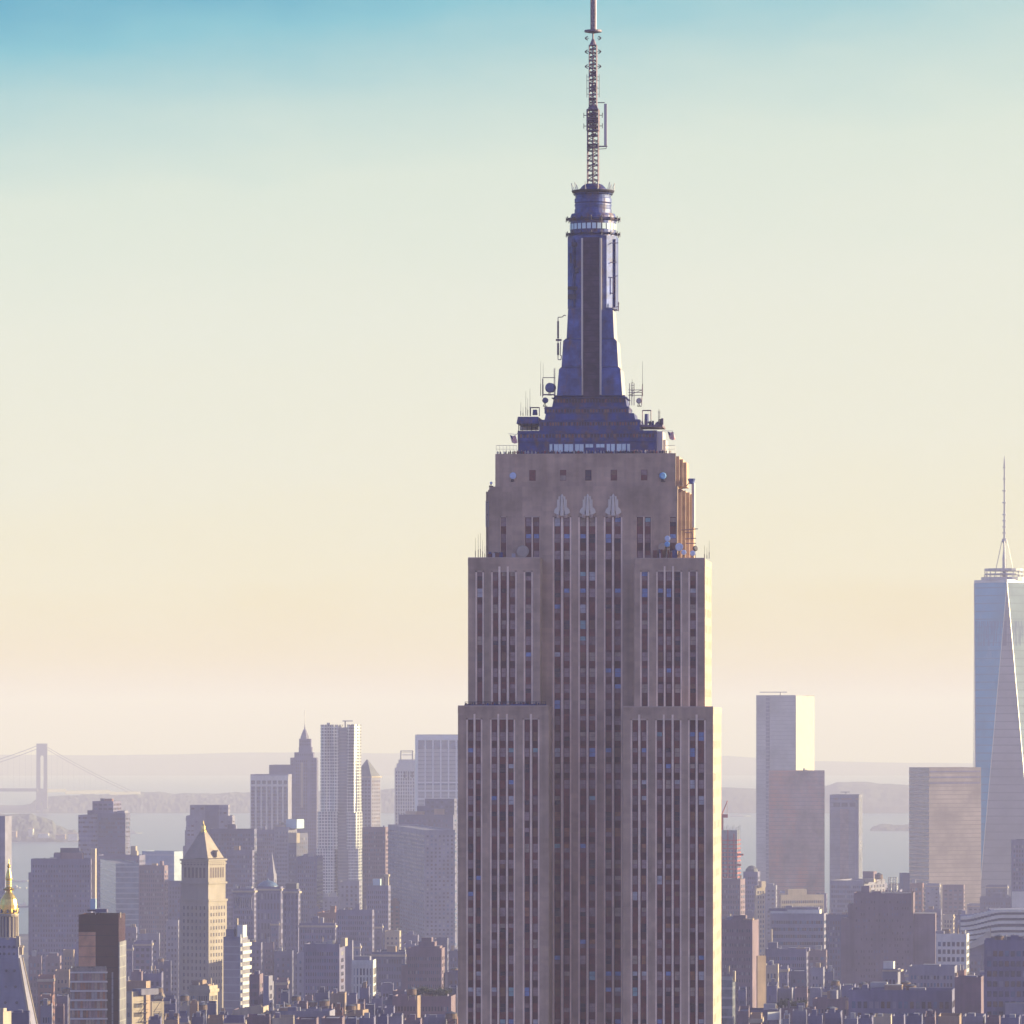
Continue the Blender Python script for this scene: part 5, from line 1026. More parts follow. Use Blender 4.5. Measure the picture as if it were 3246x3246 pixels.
B.part('openings', q, kind='stuff'); q = MB(); q.box(B.u(2663), B.u(2690), -.3, -.01, 5, B.z(2565), glass('warm_strip_glass', (.26, .19, .185), .25, var=.3, floors=(4, .15, (.2, .15, .16)))); q.box(B.u(2710), B.u(2722), -.3, -.01, 5, B.z(2565), WALLS['grey']); B.part('glazed_strip', q)
q = MB(); q.box(B.u(2664, 8), B.u(2694, 8), 8, 8.7, B.H + 3.2, B.H + 4, GALV); q.box(B.u(2680, 8), B.u(2683, 8), 8, 9, B.H, B.H + 3.3, GALV); B.part('roof_bar', q)
B = simple('striped_mirror_tower', 'broad glass tower with peach stripes on its narrow east face', 2882, 2945, 3110, 2437, 5400, glass('pink_glass', (.27, .215, .205), .16, var=.3, scale=.03, floors=(4.1, .2, (.19, .155, .16)), warp=.1), nw=0, nr=0, phi=66, extras=(('roof_box', 2947, 2955, 2432, 2437, 4, 20, 'grey'),))
q = MB(); k = B.H - 2.5; LS = mat('peach_band', (.50, .36, .25), .5, var=.2, scale=.15)
while k > 20: q.box(-B.W + .1, -.1, -.3, -.01, k - 1.7, k, LS); k -= 4.1
B.part('peach_bands', q); q = MB(); k = B.H - 1.0
for i in range(3): q.box(.01, .3, 1, B.D - 1, k - 2.4, k - .8, WALLS['mauve']); k -= 5.5
B.part('louvre_bands', q)
# faceted spire tower
def facet_glass(name, col, zb, rough, spec=.8):
    if name in MATS: return MATS[name]
    m = glass(name, col, rough, var=.22, scale=.02, spec=spec, floors=(8.2, .16, tuple(c * .74 for c in col)), warp=.09, second=((.26, .36, .40), .30, .022) if 'blue' in name else None); t = m.node_tree; b = t.nodes['Principled BSDF']; src = b.inputs['Base Color'].links[0].from_socket  # pale patches: reflections painted into the blue facets
    c = N(t, 'ShaderNodeTexCoord').outputs['Object']; s_ = N(t, 'ShaderNodeSeparateXYZ'); t.links.new(c, s_.inputs[0])
    inz = maths(t, 'MULTIPLY', maths(t, 'GREATER_THAN', s_.outputs[2], zb[0]), maths(t, 'LESS_THAN', s_.outputs[2], zb[1]))
    w = N(t, 'ShaderNodeTexNoise'); w.inputs['Scale'].default_value = .9; mp = N(t, 'ShaderNodeMapping'); mp.inputs['Scale'].default_value = (1, 1, 0.002); t.links.new(c, mp.inputs[0]); t.links.new(mp.outputs[0], w.inputs['Vector'])
    st = maths(t, 'MULTIPLY', inz, maths(t, 'GREATER_THAN', w.outputs[0], .5))
    t.links.new(mixc(t, st, src, tuple(c * .45 for c in col[:2]) + (col[2] * .6, 1)), b.inputs['Base Color']); return m
Y = 5900; pc = at(3184, HY, Y + 31); e = empty('faceted_tower', 'blue glass tower of long tapering triangles carrying a banded needle', 'skyscraper', (pc.x, Y + 31, drop(Y) - 3)); zb0 = drop(Y) - 3
fz = lambda y: CAMZ - (y - HY) * Y / F - zb0
h = 96 * Y / F; zt_, z1 = fz(1846), fz(2936); band = (fz(2047), fz(1968))
FG = {'e': facet_glass('facet_blue', (.005, .20, .34), band, .10), 's': facet_glass('facet_grey', (.27, .25, .25), band, .25, .4), 'w': facet_glass('facet_pale', (.17, .21, .23), band, .06, .3)}  # one glass; the sky each facet reflects is put into its colour
bc = [(-h, -h), (h, -h), (h, h), (-h, h)]; tcn = [(0, -h), (h, 0), (0, h), (-h, 0)]
q = MB(); q.box(-h, h, -h, h, 0, z1, FG['s'])
for i in range(4):
    a, c_ = bc[i], bc[(i + 1) % 4]; tpt = tcn[i]; t0 = tcn[i - 1]
    q.poly([(a[0], a[1], z1), (c_[0], c_[1], z1), (tpt[0], tpt[1], zt_)], FG['s'] if i in (0, 2) else FG['w'])
    q.poly([(a[0], a[1], z1), (tpt[0], tpt[1], zt_), (t0[0], t0[1], zt_)], {0: FG['e'], 1: FG['w'], 2: FG['w'], 3: FG['e']}[i])
q.poly([(p[0], p[1], zt_) for p in tcn], ROOF); q.build('facets', e)
q = MB(); PAR = mat('parapet_steel', (.52, .46, .44), .4, .3, var=.08); t4 = tcn; q.prism([(p[0] * 1.004, p[1] * 1.004) for p in t4], zt_, fz(1837), PAR); q.build('parapet', e)
q = MB()
for i in (0, 1): q.tube((bc[i][0], bc[i][1], z1), (0, -h, zt_), .38, mat('edge_steel', (.66, .60, .50), .35, .3, var=.05), 4)
q.tube((-h, -h, z1), (-h, 0, zt_), .5, PAR, 4); q.tube((h, -h, z1), (h, 0, zt_), .5, PAR, 4); q.build('edge_trim', e)
q = MB(); s = Y / F; rm = 65 * s; rp = 1.0
for y, r_, hh in ((1833, 74, 3.5), (1818, 64, 1.2), (1804, 64, 2.5)): q.cyl(0, 0, fz(y) - hh / 2, fz(y) + hh / 2, r_ * s, r_ * s, GALV, 24)
for k in range(20):
    t = 2 * math.pi * k / 20; q.tube((64 * s * math.cos(t), 64 * s * math.sin(t), fz(1834)), (62 * s * math.cos(t + .1), 62 * s * math.sin(t + .1), fz(1803)), .45, GALV, 4)
q.build('ring_platform', e)
q = MB(); q.lathe(0, 0, [(6.5 * s, fz(1838)), (6.5 * s, fz(1765)), (3.5 * s, fz(1740)), (3.6 * s, fz(1720)), (8 * s, fz(1714)), (8 * s, fz(1706)), (3.5 * s, fz(1703)), (3.2 * s, fz(1640)), (2.6 * s, fz(1560)), (2.2 * s, fz(1480)), (3.0 * s, fz(1470)), (1.6 * s, fz(1452)), (.3 * s, fz(1440))], GALV, 8)
for y in (1514, 1552, 1590, 1628, 1647, 1667, 1686, 1478): q.cyl(0, 0, fz(y) - .5, fz(y) + .5, (7 if y > 1540 else 5) * s, (7 if y > 1540 else 5) * s, GALV, 8)
q.build('needle', e); q = MB()
for x in (-27, 27):
    q.tube((x * s, 0, fz(1802)), (x * s * .3, 0, fz(1712)), .35, GALV, 4)
    q.tube((0, x * s, fz(1802)), (0, x * s * .3, fz(1712)), .35, GALV, 4)
q.build('stay_cables', e)
# construction tower with red steel
B = simple('construction_tower', 'half-built tower with red steel floors and bare columns at the edge of the stone skyscraper', 2260, 2336, 2347, 2700, 4300, 'dark', nw=8, phi=9, depth=20, nr=2, ylow=2790)
q = MB(); rr = random.Random(3)
for y in range(2664, 2782, 13):
    z = B.z(y); q.box(-B.W - .4, .4, -.7, B.D + .2, z - .45, z + .45, REDM)
for i in range(9):
    x = -B.W + B.W * i / 8; q.box(x - .35, x + .35, -.6, .1, B.z(2785), B.z(2655 - 12 * (i % 3)), REDM if i % 2 else GALV)
q.box(0, 5.0, -.6, .6, B.z(2712), B.z(2706), REDM); q.box(0, 3.2, -.6, .6, B.z(2745), B.z(2738), REDM); B.part('red_steel', q)
q = MB(); q.box(B.u(2270), B.u(2334), 1, 18, B.H, B.z(2632), glass('wrapped_glass', (.20, .21, .23), .3, var=.4, scale=.15))
for i in range(12): x = B.u(2292) + i * 1.15; q.box(x, x + .3, .8, 1.0, B.H, B.z(2624 - 3 * (i % 4)), GALV)
B.part('core_wrapping', q); 
p = at(2300, 2592, 4310); e = empty('tower_crane', 'red luffing crane jutting above the half-built tower beside the stone skyscraper', 'crane', tuple(p)); s = 4310 / F
q = MB(); q.box(-16 * s, 7 * s, -1.4, 1.4, 0, 2.6, REDM); q.box(-14 * s, -7 * s, -1, 1, -40 * s, 0, REDM); q.build('deck', e); q = MB()
q.tube((-12 * s, 0, 2), (6 * s, 0, 54 * s), .38, REDM, 4); q.tube((-13 * s, 1, 2), (6 * s, 0, 54 * s), .3, REDM, 4); q.build('jib', e); q = MB(); q.tube((5 * s, 0, 54 * s), (5 * s, 0, 2), .2, RUST, 4); q.build('hoist_cable', e)
simple('brick_tower_block', 'dark brick tower with a narrow sunlit west edge below the half-built tower', 2255, 2347, 2362, 2792, 4000, 'brown', nw=16, phi=10, depth=14, nr=2, huts=1)
B = simple('mansard_block', 'grey block under a small round mansard roof left of the lower mirrored block', 2356, 2402, 2410, 2768, 4600, 'mauve', nw=7, phi=9, depth=20)
q = MB(); q.lathe(-B.W * .5, 9, [(B.W * .46, B.H), (B.W * .40, B.H + 3.2), (B.W * .2, B.H + 5.6), (.5, B.H + 6)], WALLS['slate'], 12); B.part('mansard_roof', q)
simple('sunlit_slab', 'small cream slab glowing in the sun low beside the mansard block', 2392, 2397, 2426, 2812, 4300, 'cream', nw=0, nr=3, phi=58, depth=None, extras=(('roof_turret', 2404, 2414, 2793, 2812, 2, 4, 'cream'),))
B = simple('cream_hotel', 'wide cream building with a raised middle and two wings catching the sun', 2470, 2475, 2612, 2842, 4300, 'cream', nw=1, nr=22, pz=4.0, phi=70, wf=.4, hf=.55)
q = MB(); f0 = (2498 - 2475) / (2612 - 2475); f1 = (2558 - 2475) / (2612 - 2475); q.box(-6, -.3, B.D * f0, B.D * f1, B.H, B.z(2819), WALLS['cream']); B.part('raised_middle', q)
simple('white_banded_block', 'wide modern white block with a long white penthouse and rows of purple windows', 2442, 2612, 2622, 2902, 3700, 'grey', nw=22, pz=4.6, wf=.85, hf=.45, phi=6.5, depth=22, nr=3, extras=(('penthouse', 2443, 2496, 2889, 2902, 2.2, 14, 'white'), ('penthouse', 2496, 2598, 2884, 2902, 2, 14, 'white'), ('roof_box', 2490, 2511, 2872, 2889, 5, 6, 'grey'), ('roof_box', 2511, 2594, 2876, 2884, 4, 10, 'mauve'), ('dark_step', 2436, 2490, 2880, 2890, 5, 8, 'dark')), mats=([WDK, WBL, WBR], [3, 2, 2]))
simple('big_brown_block', 'big brown block with bright white window rows hugging the stone skyscraper', 2230, 2385, 2405, 2925, 2700, 'brown', nw=19, pz=3.4, wf=.32, hf=.42, phi=11, depth=16, nr=0, huts=3, mats=([WDK, WLT, WBR], [6, 4, 4]), extras=(('sunlit_stair', 2356, 2386, 2912, 2925, 1, 4, 'tan'),))
simple('ribbed_peach_slab', 'narrow peach slab ribbed with vertical piers beside the big brown block', 2398, 2401, 2427, 3038, 2650, 'tan', nw=0, nr=5, pz=60, wf=.3, hf=.97, phi=55, mats=([WALLS['mauve']], [1]), extras=())
simple('green_glass_block', 'small grey glass block at the foot of the stone skyscraper with a sunlit ribbed edge', 2262, 2322, 2331, 3112, 1900, glass('greenish_glass', (.16, .17, .19), .2, var=.4, scale=.2, floors=(3.2, .25, (.3, .29, .3))), nw=0, nr=0, phi=13, depth=12, extras=(('roof_frame', 2306, 2312, 3062, 3088, 2, 1, 'cream'), ('lift_shaft', 2322, 2330, 3078, 3112, 1.5, 3, 'cream')))
simple('windowed_block', 'shaded block crowded with small windows below the white banded block', 2426, 2556, 2562, 3016, 3100, 'mauve', nw=18, pz=3.6, wf=.5, hf=.5, phi=6, depth=16, huts=3, nr=2, extras=(('upper_storeys', 2500, 2565, 3005, 3016, 3, 9, 'mauve'), ('sunlit_stair', 2442, 2447, 2946, 3010, 6, 3, 'cream'), ('flag_mast', 2561, 2564, 3006, 3030, 3, 1, 'cream')))
simple('dim_tower_block', 'dark bluish block in shade right of the white banded block', 2618, 2700, 2706, 2905, 3650, 'dark', nw=9, phi=7, huts=1)
B = simple('mass_brown_block', 'huge plain brown building stepping down on its west side', 2706, 2895, 2900, 2838, 3300, 'brown', nw=22, pz=3.6, wf=.4, hf=.4, phi=5.5, depth=30, nr=1, huts=2, mats=([WBR, WALLS['mauve'], WALLS['brown']], [2, 1, 3]), extras=(('west_step', 2896, 2965, 2896, 3400, 2, 22, 'brown'), ('upper_part', 2752, 2892, 2832, 2838, 3, 18, 'brown')))
q = MB(); q.box(B.u(2666, 3), B.u(2706, 3) - .02, 3, 26, 0, B.z(2912), WALLS['brown']); q.box(B.u(2688, 5), B.u(2706, 5) - .02, 5, 24, 0, B.z(2868), WALLS['brown']); B.part('east_step', q)
q = MB(); q.box(B.u(2889), B.u(2895), -.3, -.01, B.z(2892), B.H + 2.5, WALLS['tan']); B.part('sunlit_edge', q)  # tan strip on the front: sunlit edge put into the colour
simple('grey_office_block', 'grey office block with two rows of windows under the flat-topped tower', 2632, 2738, 2806, 2796, 4700, 'grey', nw=16, pz=4, phi=24, depth=26, nr=7, extras=(('roof_box', 2735, 2769, 2762, 2796, 6, 8, 'brown'), ('roof_box', 2738, 2770, 2784, 2796, 2, 5, 'cream')))
tank('big round-topped water tank on the grey office block roof', 2786, 2766, 4690, 2800, r=3.4)
e = empty('scaffold_mast', 'open steel scaffold standing on a roof against the river', 'scaffold', tuple(at(2830, 2830, 4400))); s = 4400 / F; q = MB()
for x in (-13, -5, 4, 13):
    q.tube((x * s, 0, 0), (x * s, 0, 50 * s), .22, GALV, 4); q.tube((x * s, 4, 0), (x * s, 4, 50 * s), .22, GALV, 4)
for k in range(7):
    q.tube((-13 * s, 0, k * 8 * s), (13 * s, 0, k * 8 * s), .18, GALV, 4); q.tube((-13 * s, 0, k * 8 * s), (-5 * s, 0, (k + 1) * 8 * s if k < 6 else 50 * s), .14, GALV, 4); q.tube((4 * s, 0, k * 8 * s), (13 * s, 0, (k + 1) * 8 * s if k < 6 else 50 * s), .14, GALV, 4)
q.build('frame', e)
simple('dark_stub_tower', 'short dark slab with a pale east edge left of the striped glass tower', 2851, 2862, 2884, 2772, 4600, 'dark', nw=0, nr=0, phi=70)
simple('low_roof_block', 'low roofs under the open scaffold beside the huge brown building', 2806, 2852, 2860, 2826, 4450, 'mauve', nw=7, phi=9, huts=2)
simple('white_grid_block', 'white gridded loft block with square dark windows right of the huge brown building', 2966, 3064, 3072, 2968, 3000, 'white', nw=6, pz=4.0, wf=.62, hf=.58, phi=6.5, depth=16, nr=2, huts=1, mats=([WDK, WBL, WBR], [3, 1, 2]), extras=(('roof_box', 2966, 2992, 2952, 2968, 3, 5, 'grey'),))
# wave-fronted white building
B = Bld('wave_fronted_building', 'white modern building whose floor bands curve like waves, low at the west edge', 'building', 3046, 3300, 3300, 3600, 3, 40)
q = MB(); q.box(B.u(3046, 6), 0, 6, 40, 0, B.z(2905), WALLS['mauve']); q.box(B.u(3140), 0, 3, 40, 0, B.z(2885), WALLS['mauve']); B.part('walls', q)
for k, (y, yl) in enumerate(((2882, 2906), (2900, 2925), (2918, 2940), (2938, 2955), (2956, 2970), (2974, 2985))):
    q = MB(); n = 24; pts = []
    for i in range(n + 1):
        px = 3046 + (3300 - 3046) * i / n; f = max(0, min(1, (px - 3046) / 130)); f = f * f * (3 - 2 * f); yy = yl + (y - yl) * f; pts.append((B.u(px), B.z(yy), 1.5 - 3.5 * f))
    for (x0, z0, v0), (x1, z1_, v1) in zip(pts, pts[1:]): q.prism([(x0, v0), (x1, v1), (x1, v1 + 8), (x0, v0 + 8)], z0 - 2.0, z0, WALLS['white'], [(x0, v0), (x1, v1), (x1, v1 + 8), (x0, v0 + 8)])
    B.part('floor_band', q)
q = MB(); n = 10
for i in range(n):
    f0, f1 = i / n, (i + 1) / n; xa, xb = B.u(3072 + 66 * f0), B.u(3072 + 66 * f1); za, zb_ = B.z(2992 - 48 * f0 ** 1.2), B.z(2992 - 48 * f1 ** 1.2); q.poly([(xa, -4 - f0, za - 3.0 - 4 * f0), (xb, -4 - f1, zb_ - 3.0 - 4 * f1), (xb, 0, zb_), (xa, 0, za)], WALLS['cream'])
q.box(B.u(3138), B.u(3138) + .5, -5, 0, B.z(2980), B.z(2942), WALLS['cream']); B.part('sunlit_ramp', q)
simple('grey_riverside_block', 'tall grey block rising behind the wave-fronted white building', 3208, 3300, 3300, 2668, 4600, 'mauve', nw=10, phi=3, depth=24, extras=(('roof_box', 3222, 3262, 2660, 2668, 4, 8, 'dark'), ('white_annex', 3208, 3252, 2826, 3000, -3, 3, 'white')))
simple('podium_block', 'dim block at the foot of the faceted blue tower', 3106, 3206, 3212, 2850, 5000, 'dark', nw=12, phi=5, huts=3)
simple('low_glass_shed', 'low pale block with rows of square windows below the white gridded loft', 2880, 3026, 3034, 3072, 2600, 'grey', nw=13, pz=3.4, wf=.55, hf=.5, phi=6, depth=18, nr=2, extras=(('upper_storeys', 2926, 2978, 3058, 3072, 4, 8, 'grey'), ('roof_hut', 3020, 3034, 3084, 3100, 1, 3, 'tan')))
simple('gridded_loft_block', 'wide loft block with big multi-paned windows along the bottom edge', 2690, 3018, 3026, 3150, 2100, 'mauve', nw=17, pz=4.2, wf=.62, hf=.6, phi=5.4, depth=20, nr=2, huts=5, mats=([WDK, WBL, WBR, WALLS['grey']], [4, 3, 3, 2]))
simple('plain_brick_slab', 'blank brown brick slab with a bright sunlit west edge along the bottom', 3026, 3110, 3118, 3108, 2080, 'brown', nw=0, nr=0, phi=9.5, depth=14, extras=(('roof_hut', 3060, 3096, 3094, 3108, 3, 4, 'dark'),))
simple('tall_grid_block', 'large purple block with a grid of wide windows at the right bottom corner', 3120, 3320, 3320, 2990, 2250, 'mauve', nw=10, pz=4.0, wf=.7, hf=.55, phi=5, depth=20, nr=0, huts=3, mats=([WDK, WBL, WBR, WALLS['grey']], [4, 3, 3, 2]), extras=(('lower_wing', 3186, 3300, 3180, 3400, -6, 6, 'grey'),))
simple('lit_box_block', 'pale boxy rooftop building with two sunlit edges in front of the huge brown building', 2798, 2846, 2854, 3080, 2350, 'grey', nw=3, pz=5, phi=11, depth=8, nr=0, extras=(('upper_storeys', 2800, 2832, 3048, 3080, 1, 5, 'white'), ('ledge', 2796, 2856, 3074, 3080, -.3, 8, 'cream')))
B = Bld('billboard', 'bright blank sunlit billboard standing on a low roof near the bottom', 'billboard', 2432, 2434, 2461, 2080, 62, 1.0)
q = MB(); q.box(-.3, 0, 0, B.D, B.z(3234), B.z(3208), WALLS['white']); B.part('panel', q); q = MB()
for y in (.3, B.D - .4): q.box(-.8, -.35, y, y + .2, B.z(3262), B.z(3212), DARKM)
B.part('legs', q)
simple('brown_west_block', 'plain brown block with sunlit chimneys on its west corner near the bottom', 2576, 2690, 2702, 3176, 2300, 'brown', nw=10, phi=10, depth=12, nr=2, extras=(('chimney', 2680, 2688, 3172, 3200, -.4, 2, 'tan'), ('chimney', 2622, 2630, 3142, 3176, 2, 2, 'tan'), ('roof_hut', 2628, 2652, 3140, 3176, 3, 5, 'grey')))
simple('low_purple_block', 'low purple block behind the sunlit billboard', 2356, 2470, 2476, 3212, 2150, 'dark', nw=8, phi=7, depth=16, huts=3)
simple('low_purple_block', 'low purple block right of the sunlit billboard', 2466, 2580, 2586, 3206, 2250, 'brown', nw=8, phi=7, depth=16, huts=3)
for lab, px, py, Y, foot in (('wooden water tank on the gridded loft block', 2888, 3118, 2110, 3152), ('wooden water tank beside the pale boxy rooftop building', 2872, 3108, 2360, 3140), ('wooden water tank on the windowed block', 2574, 3128, 2500, 3160), ('wooden water tank on the roof of the tall purple grid block', 3168, 2962, 2255, 2992)): tank(lab, px, py, Y, foot)
# ================================================================== the far bridge, shores, ships, trees
BR = mat('bridge_steel', (0.16, 0.15, 0.17), .7, .1, var=.1)
Y = 17000; s = Y / F; zw = drop(Y); bp_ = at(133, HY, Y); e = empty('suspension_bridge', 'grey suspension bridge with one tall arched tower standing far off in the bay', 'bridge', (bp_.x, Y, zw)); Z = lambda y: CAMZ - (y - HY) * s - zw; X = lambda px: (px - 133) * s
q = MB()
for l, r in ((115, 128.5), (138, 151)): q.box(X(l), X(r), -7, 7, 0, Z(2395), BR, .8, .8)
q.box(X(115) + .8, X(151) - .8, -6, 6, Z(2395) + .01, Z(2357), BR)
for k in range(5):
    a, b_ = math.pi * k / 5, math.pi * (k + 1) / 5; cx = X(133.2); r0 = 5.2 * s; q.prism([(cx + r0 * math.cos(a), -5), (cx + r0 * math.cos(b_), -5), (cx + r0 * math.cos(b_), 5), (cx + r0 * math.cos(a), 5)][::-1], Z(2395) + r0 * 0.0 - 4, Z(2395) - .02, BR) if k in (0, 4) else None
q.box(X(128), X(138.4), -5, 5, Z(2540), Z(2500), BR); q.box(X(112), X(154), -12, 12, 0, 6, BR); q.build('tower', e)
q = MB(); q.box(X(-900), X(120), -14, 14, Z(2509), Z(2499), BR)
q2 = [(120, 2500), (200, 2503.5), (330, 2511), (420, 2515)]
for (a, ya), (b_, yb) in zip(q2, q2[1:]): q.prism([(X(a), -14 + (a - 120) * 1.2), (X(b_), -14 + (b_ - 120) * 1.2), (X(b_), 14 + (b_ - 120) * 1.2), (X(a), 14 + (a - 120) * 1.2)], Z(yb + 8), Z((ya + yb) / 2), BR)
q.build('deck', e)
for yo, dy in ((-13, 0), (13, 9)):
    q = MB(); pts = []
    for i in range(33): f = i / 32; px = 119 - 1300 * f; pts.append((X(px), yo, Z(2364 + dy) - (Z(2364) - Z(2492)) * 4 * f * (1 - f)))
    for a, b_ in zip(pts, pts[1:]): q.tube(a, b_, .9, BR, 4)
    pts = []
    for i in range(13): f = i / 12; px = 147 + 255 * f; pts.append((X(px), yo + 320 * f, Z(2366 + dy) - (Z(2366) - Z(2514)) * (f + .16 * f * (1 - f))))
    for a, b_ in zip(pts, pts[1:]): q.tube(a, b_, .9, BR, 4)
    q.build('cable', e)
q = MB()
for i in range(26):
    f = (i + 1) / 70; px = 119 - 1300 * f; zt_ = Z(2364) - (Z(2364) - Z(2492)) * 4 * f * (1 - f); q.tube((X(px), -13, Z(2500)), (X(px), -13, zt_), .22, BR, 3)
for i in range(14): f = (i + 1) / 16; px = 147 + 255 * f; zt_ = Z(2366) - (Z(2366) - Z(2514)) * (f + .16 * f * (1 - f)); q.tube((X(px), -13 + 320 * f, Z(2500 + 14 * f)), (X(px), -13 + 320 * f, zt_), .22, BR, 3)
q.build('hangers', e, kind='stuff')
# lit sheds along the near shore and the spit
LIT = WALLS['white']; TAN = WALLS['tan']
for lab, l, r, yt, yb, Y, m in (('pale sunlit shed at the water line of the wooded shore, farthest east', 36, 51, 2634, 2646, 12560, TAN), ('tall sunlit block among the trees of the wooded shore', 89, 104, 2624, 2644, 12600, LIT), ('long low sunlit shed on the wooded shore beside the tall block', 121, 153, 2640, 2648, 12560, LIT), ('pinkish block up in the trees of the wooded shore', 66, 94, 2596, 2604, 12850, TAN), ('low pink sheds near the tip of the wooded shore', 176, 206, 2644, 2652, 12560, TAN), ('white sunlit shed on the tip of the wooded shore', 215, 247, 2640, 2656, 12540, LIT)):
    a = at(l, yb, Y); b_ = at(r, yt, Y); o = empty('shore_shed', lab, 'shed', (a.x, Y, a.z - 6)); q = MB(); w = b_.x - a.x; h = b_.z - a.z + 6
    q.box(0, w, 0, 30, 0, h * .86, m); q.build('walls', o); q = MB(); q.prism([(-.5, -1), (w + .5, -1), (w + .5, 31), (-.5, 31)], h * .86, h, TAN if m is LIT else m, [(0, 14), (w, 14), (w, 16), (0, 16)]); q.build('roof', o)
rr = random.Random(5)
for i, (lab, l, r, yt, yb) in enumerate((('long white pier shed on the harbour spit behind the gold dome', 36, 88, 2790, 2796), ('biggest heap of white pier buildings right of the gold dome', 40, 62, 2806, 2832), ('smaller white pier building right of the biggest heap by the gold dome', 63, 84, 2812, 2832))):
    Y = 8900 if i else 9300; a = at(l, yb, Y); b_ = at(r, yt, Y); o = empty('pier_building', lab, 'building', (a.x, Y, a.z - 4)); w = b_.x - a.x; h = b_.z - a.z + 4; q = MB()
    if i == 0: q.box(0, w, 0, 12, 0, h, LIT)
    else:
        for k in range(5): x = w * k / 5; q.box(x, x + w / 5 - .3, rr.uniform(0, 4), 14, 0, h * rr.uniform(.5, 1), LIT)
    q.build('sheds', o); q = MB(); q.box(-2, w + 2, -2, 16, -1, 3.5, WALLS['dark']); q.build('quay', o)
def boat(lab, px, py, Y, L, hcol, grp=None):
    p = at(px, py, Y); e = empty('boat', lab, 'boat', (p.x, Y, drop(Y) - .3), .2, grp); q = MB(); hw = L * .14
    q.prism([(-L / 2, -hw * .8), (L * .25, -hw * .8), (L / 2, 0), (L * .25, hw * .8), (-L / 2, hw * .8)], 0, 2.2, hcol, [(-L / 2, -hw), (L * .28, -hw), (L * .56, 0), (L * .28, hw), (-L / 2, hw)]); q.build('hull', e)
    q = MB(); q.box(-L * .35, L * .12, -hw * .7, hw * .7, 2.21, 5.0, LIT); q.box(-L * .1, L * .08, -hw * .5, hw * .5, 5.0, 7.2, LIT); q.build('cabin', e); q = MB(); q.tube((-L * .05, 0, 7), (-L * .05, 0, 12), .2, DARKM, 4); q.build('mast', e)
def wy(py):      # distance at which the water shows at a picture row
    lo, hi = 3000.0, 36000.0
    for _ in range(50):
        m = (lo + hi) / 2; lo, hi = (m, hi) if HY + F * (CAMZ / m + m / (2 * RE)) > py else (lo, m)
    return lo
boat('small dark boat on the water between the gold dome and the broad brown block', 78, 2876, wy(2876), 20, WALLS['dark'])
boat('tiny white ferry crossing the bay left of the notched grey tower', 420, 2642, wy(2642), 45, LIT)
boat('tiny white ship below the far shore right of the skyscraper', 2345, 2588, wy(2588), 60, LIT)
# roof gardens: single trees with trunks, limbs and leaf clumps
LEAF = [mat('leaf_dark', (0.030, 0.040, 0.028), .9, var=.4, scale=.5), mat('leaf_mid', (0.055, 0.062, 0.038), .9, var=.4, scale=.5)]
BARK = mat('bark', (0.08, 0.06, 0.05), .95, var=.2, scale=1)
def tree_mesh(seed, h):
    rr = random.Random(seed); t = MB(); t.tube((0, 0, 0), (.1, 0, h * .45), .22, BARK, 6, .14); tips = []
    for k in range(7):
        a = rr.uniform(0, 6.28); p = Vector((.1, 0, h * rr.uniform(.28, .45))); q_ = p + Vector((math.cos(a) * h * .28, math.sin(a) * h * .28, h * rr.uniform(.15, .4))); t.tube(p, q_, .10, BARK, 4, .04); tips.append(q_)
    c = MB()
    for k in range(900):
        b_ = rr.choice(tips); r_ = h * .24; p = b_ + Vector((rr.gauss(0, r_ * .5), rr.gauss(0, r_ * .5), rr.gauss(0, r_ * .42))); d = Vector((rr.uniform(-1, 1), rr.uniform(-1, 1), rr.uniform(-.5, 1))).normalized(); u_ = d.orthogonal().normalized() * rr.uniform(.12, .3); v_ = d.cross(u_)
        c.poly([p - u_, p + v_ * .6, p + u_, p - v_ * .6], LEAF[0] if rr.random() < .6 else LEAF[1])
    return t.mesh('trunk'), c.mesh('crown')
TM = [tree_mesh(k, 6.0) for k in range(4)]
def tree(lab, px, foot, Y, h, grp):
    p = at(px, foot, Y); e = empty('roof_tree', lab, 'tree', tuple(p), random.uniform(0, 6), grp)
    for n_, me in zip(('trunk', 'crown'), TM[random.randrange(4)]):
        o = bpy.data.objects.new(n_, me); COL.objects.link(o); o.parent = e
    e.scale = (h / 6,) * 3
for i in range(11): tree('dark round tree in the roof garden on the terrace block', 1306 + 11 * i + random.uniform(-3, 3), 3168, 2306 + random.uniform(-2, 4), random.uniform(3.6, 5.6), 'roof garden trees on the terrace block')
for i in range(9): tree('dark tree in the clump on the low roofs behind the billboard', 2466 + 9.5 * i, 3206, 2262 + random.uniform(-4, 4), random.uniform(3.5, 5), 'trees on the roofs behind the billboard')
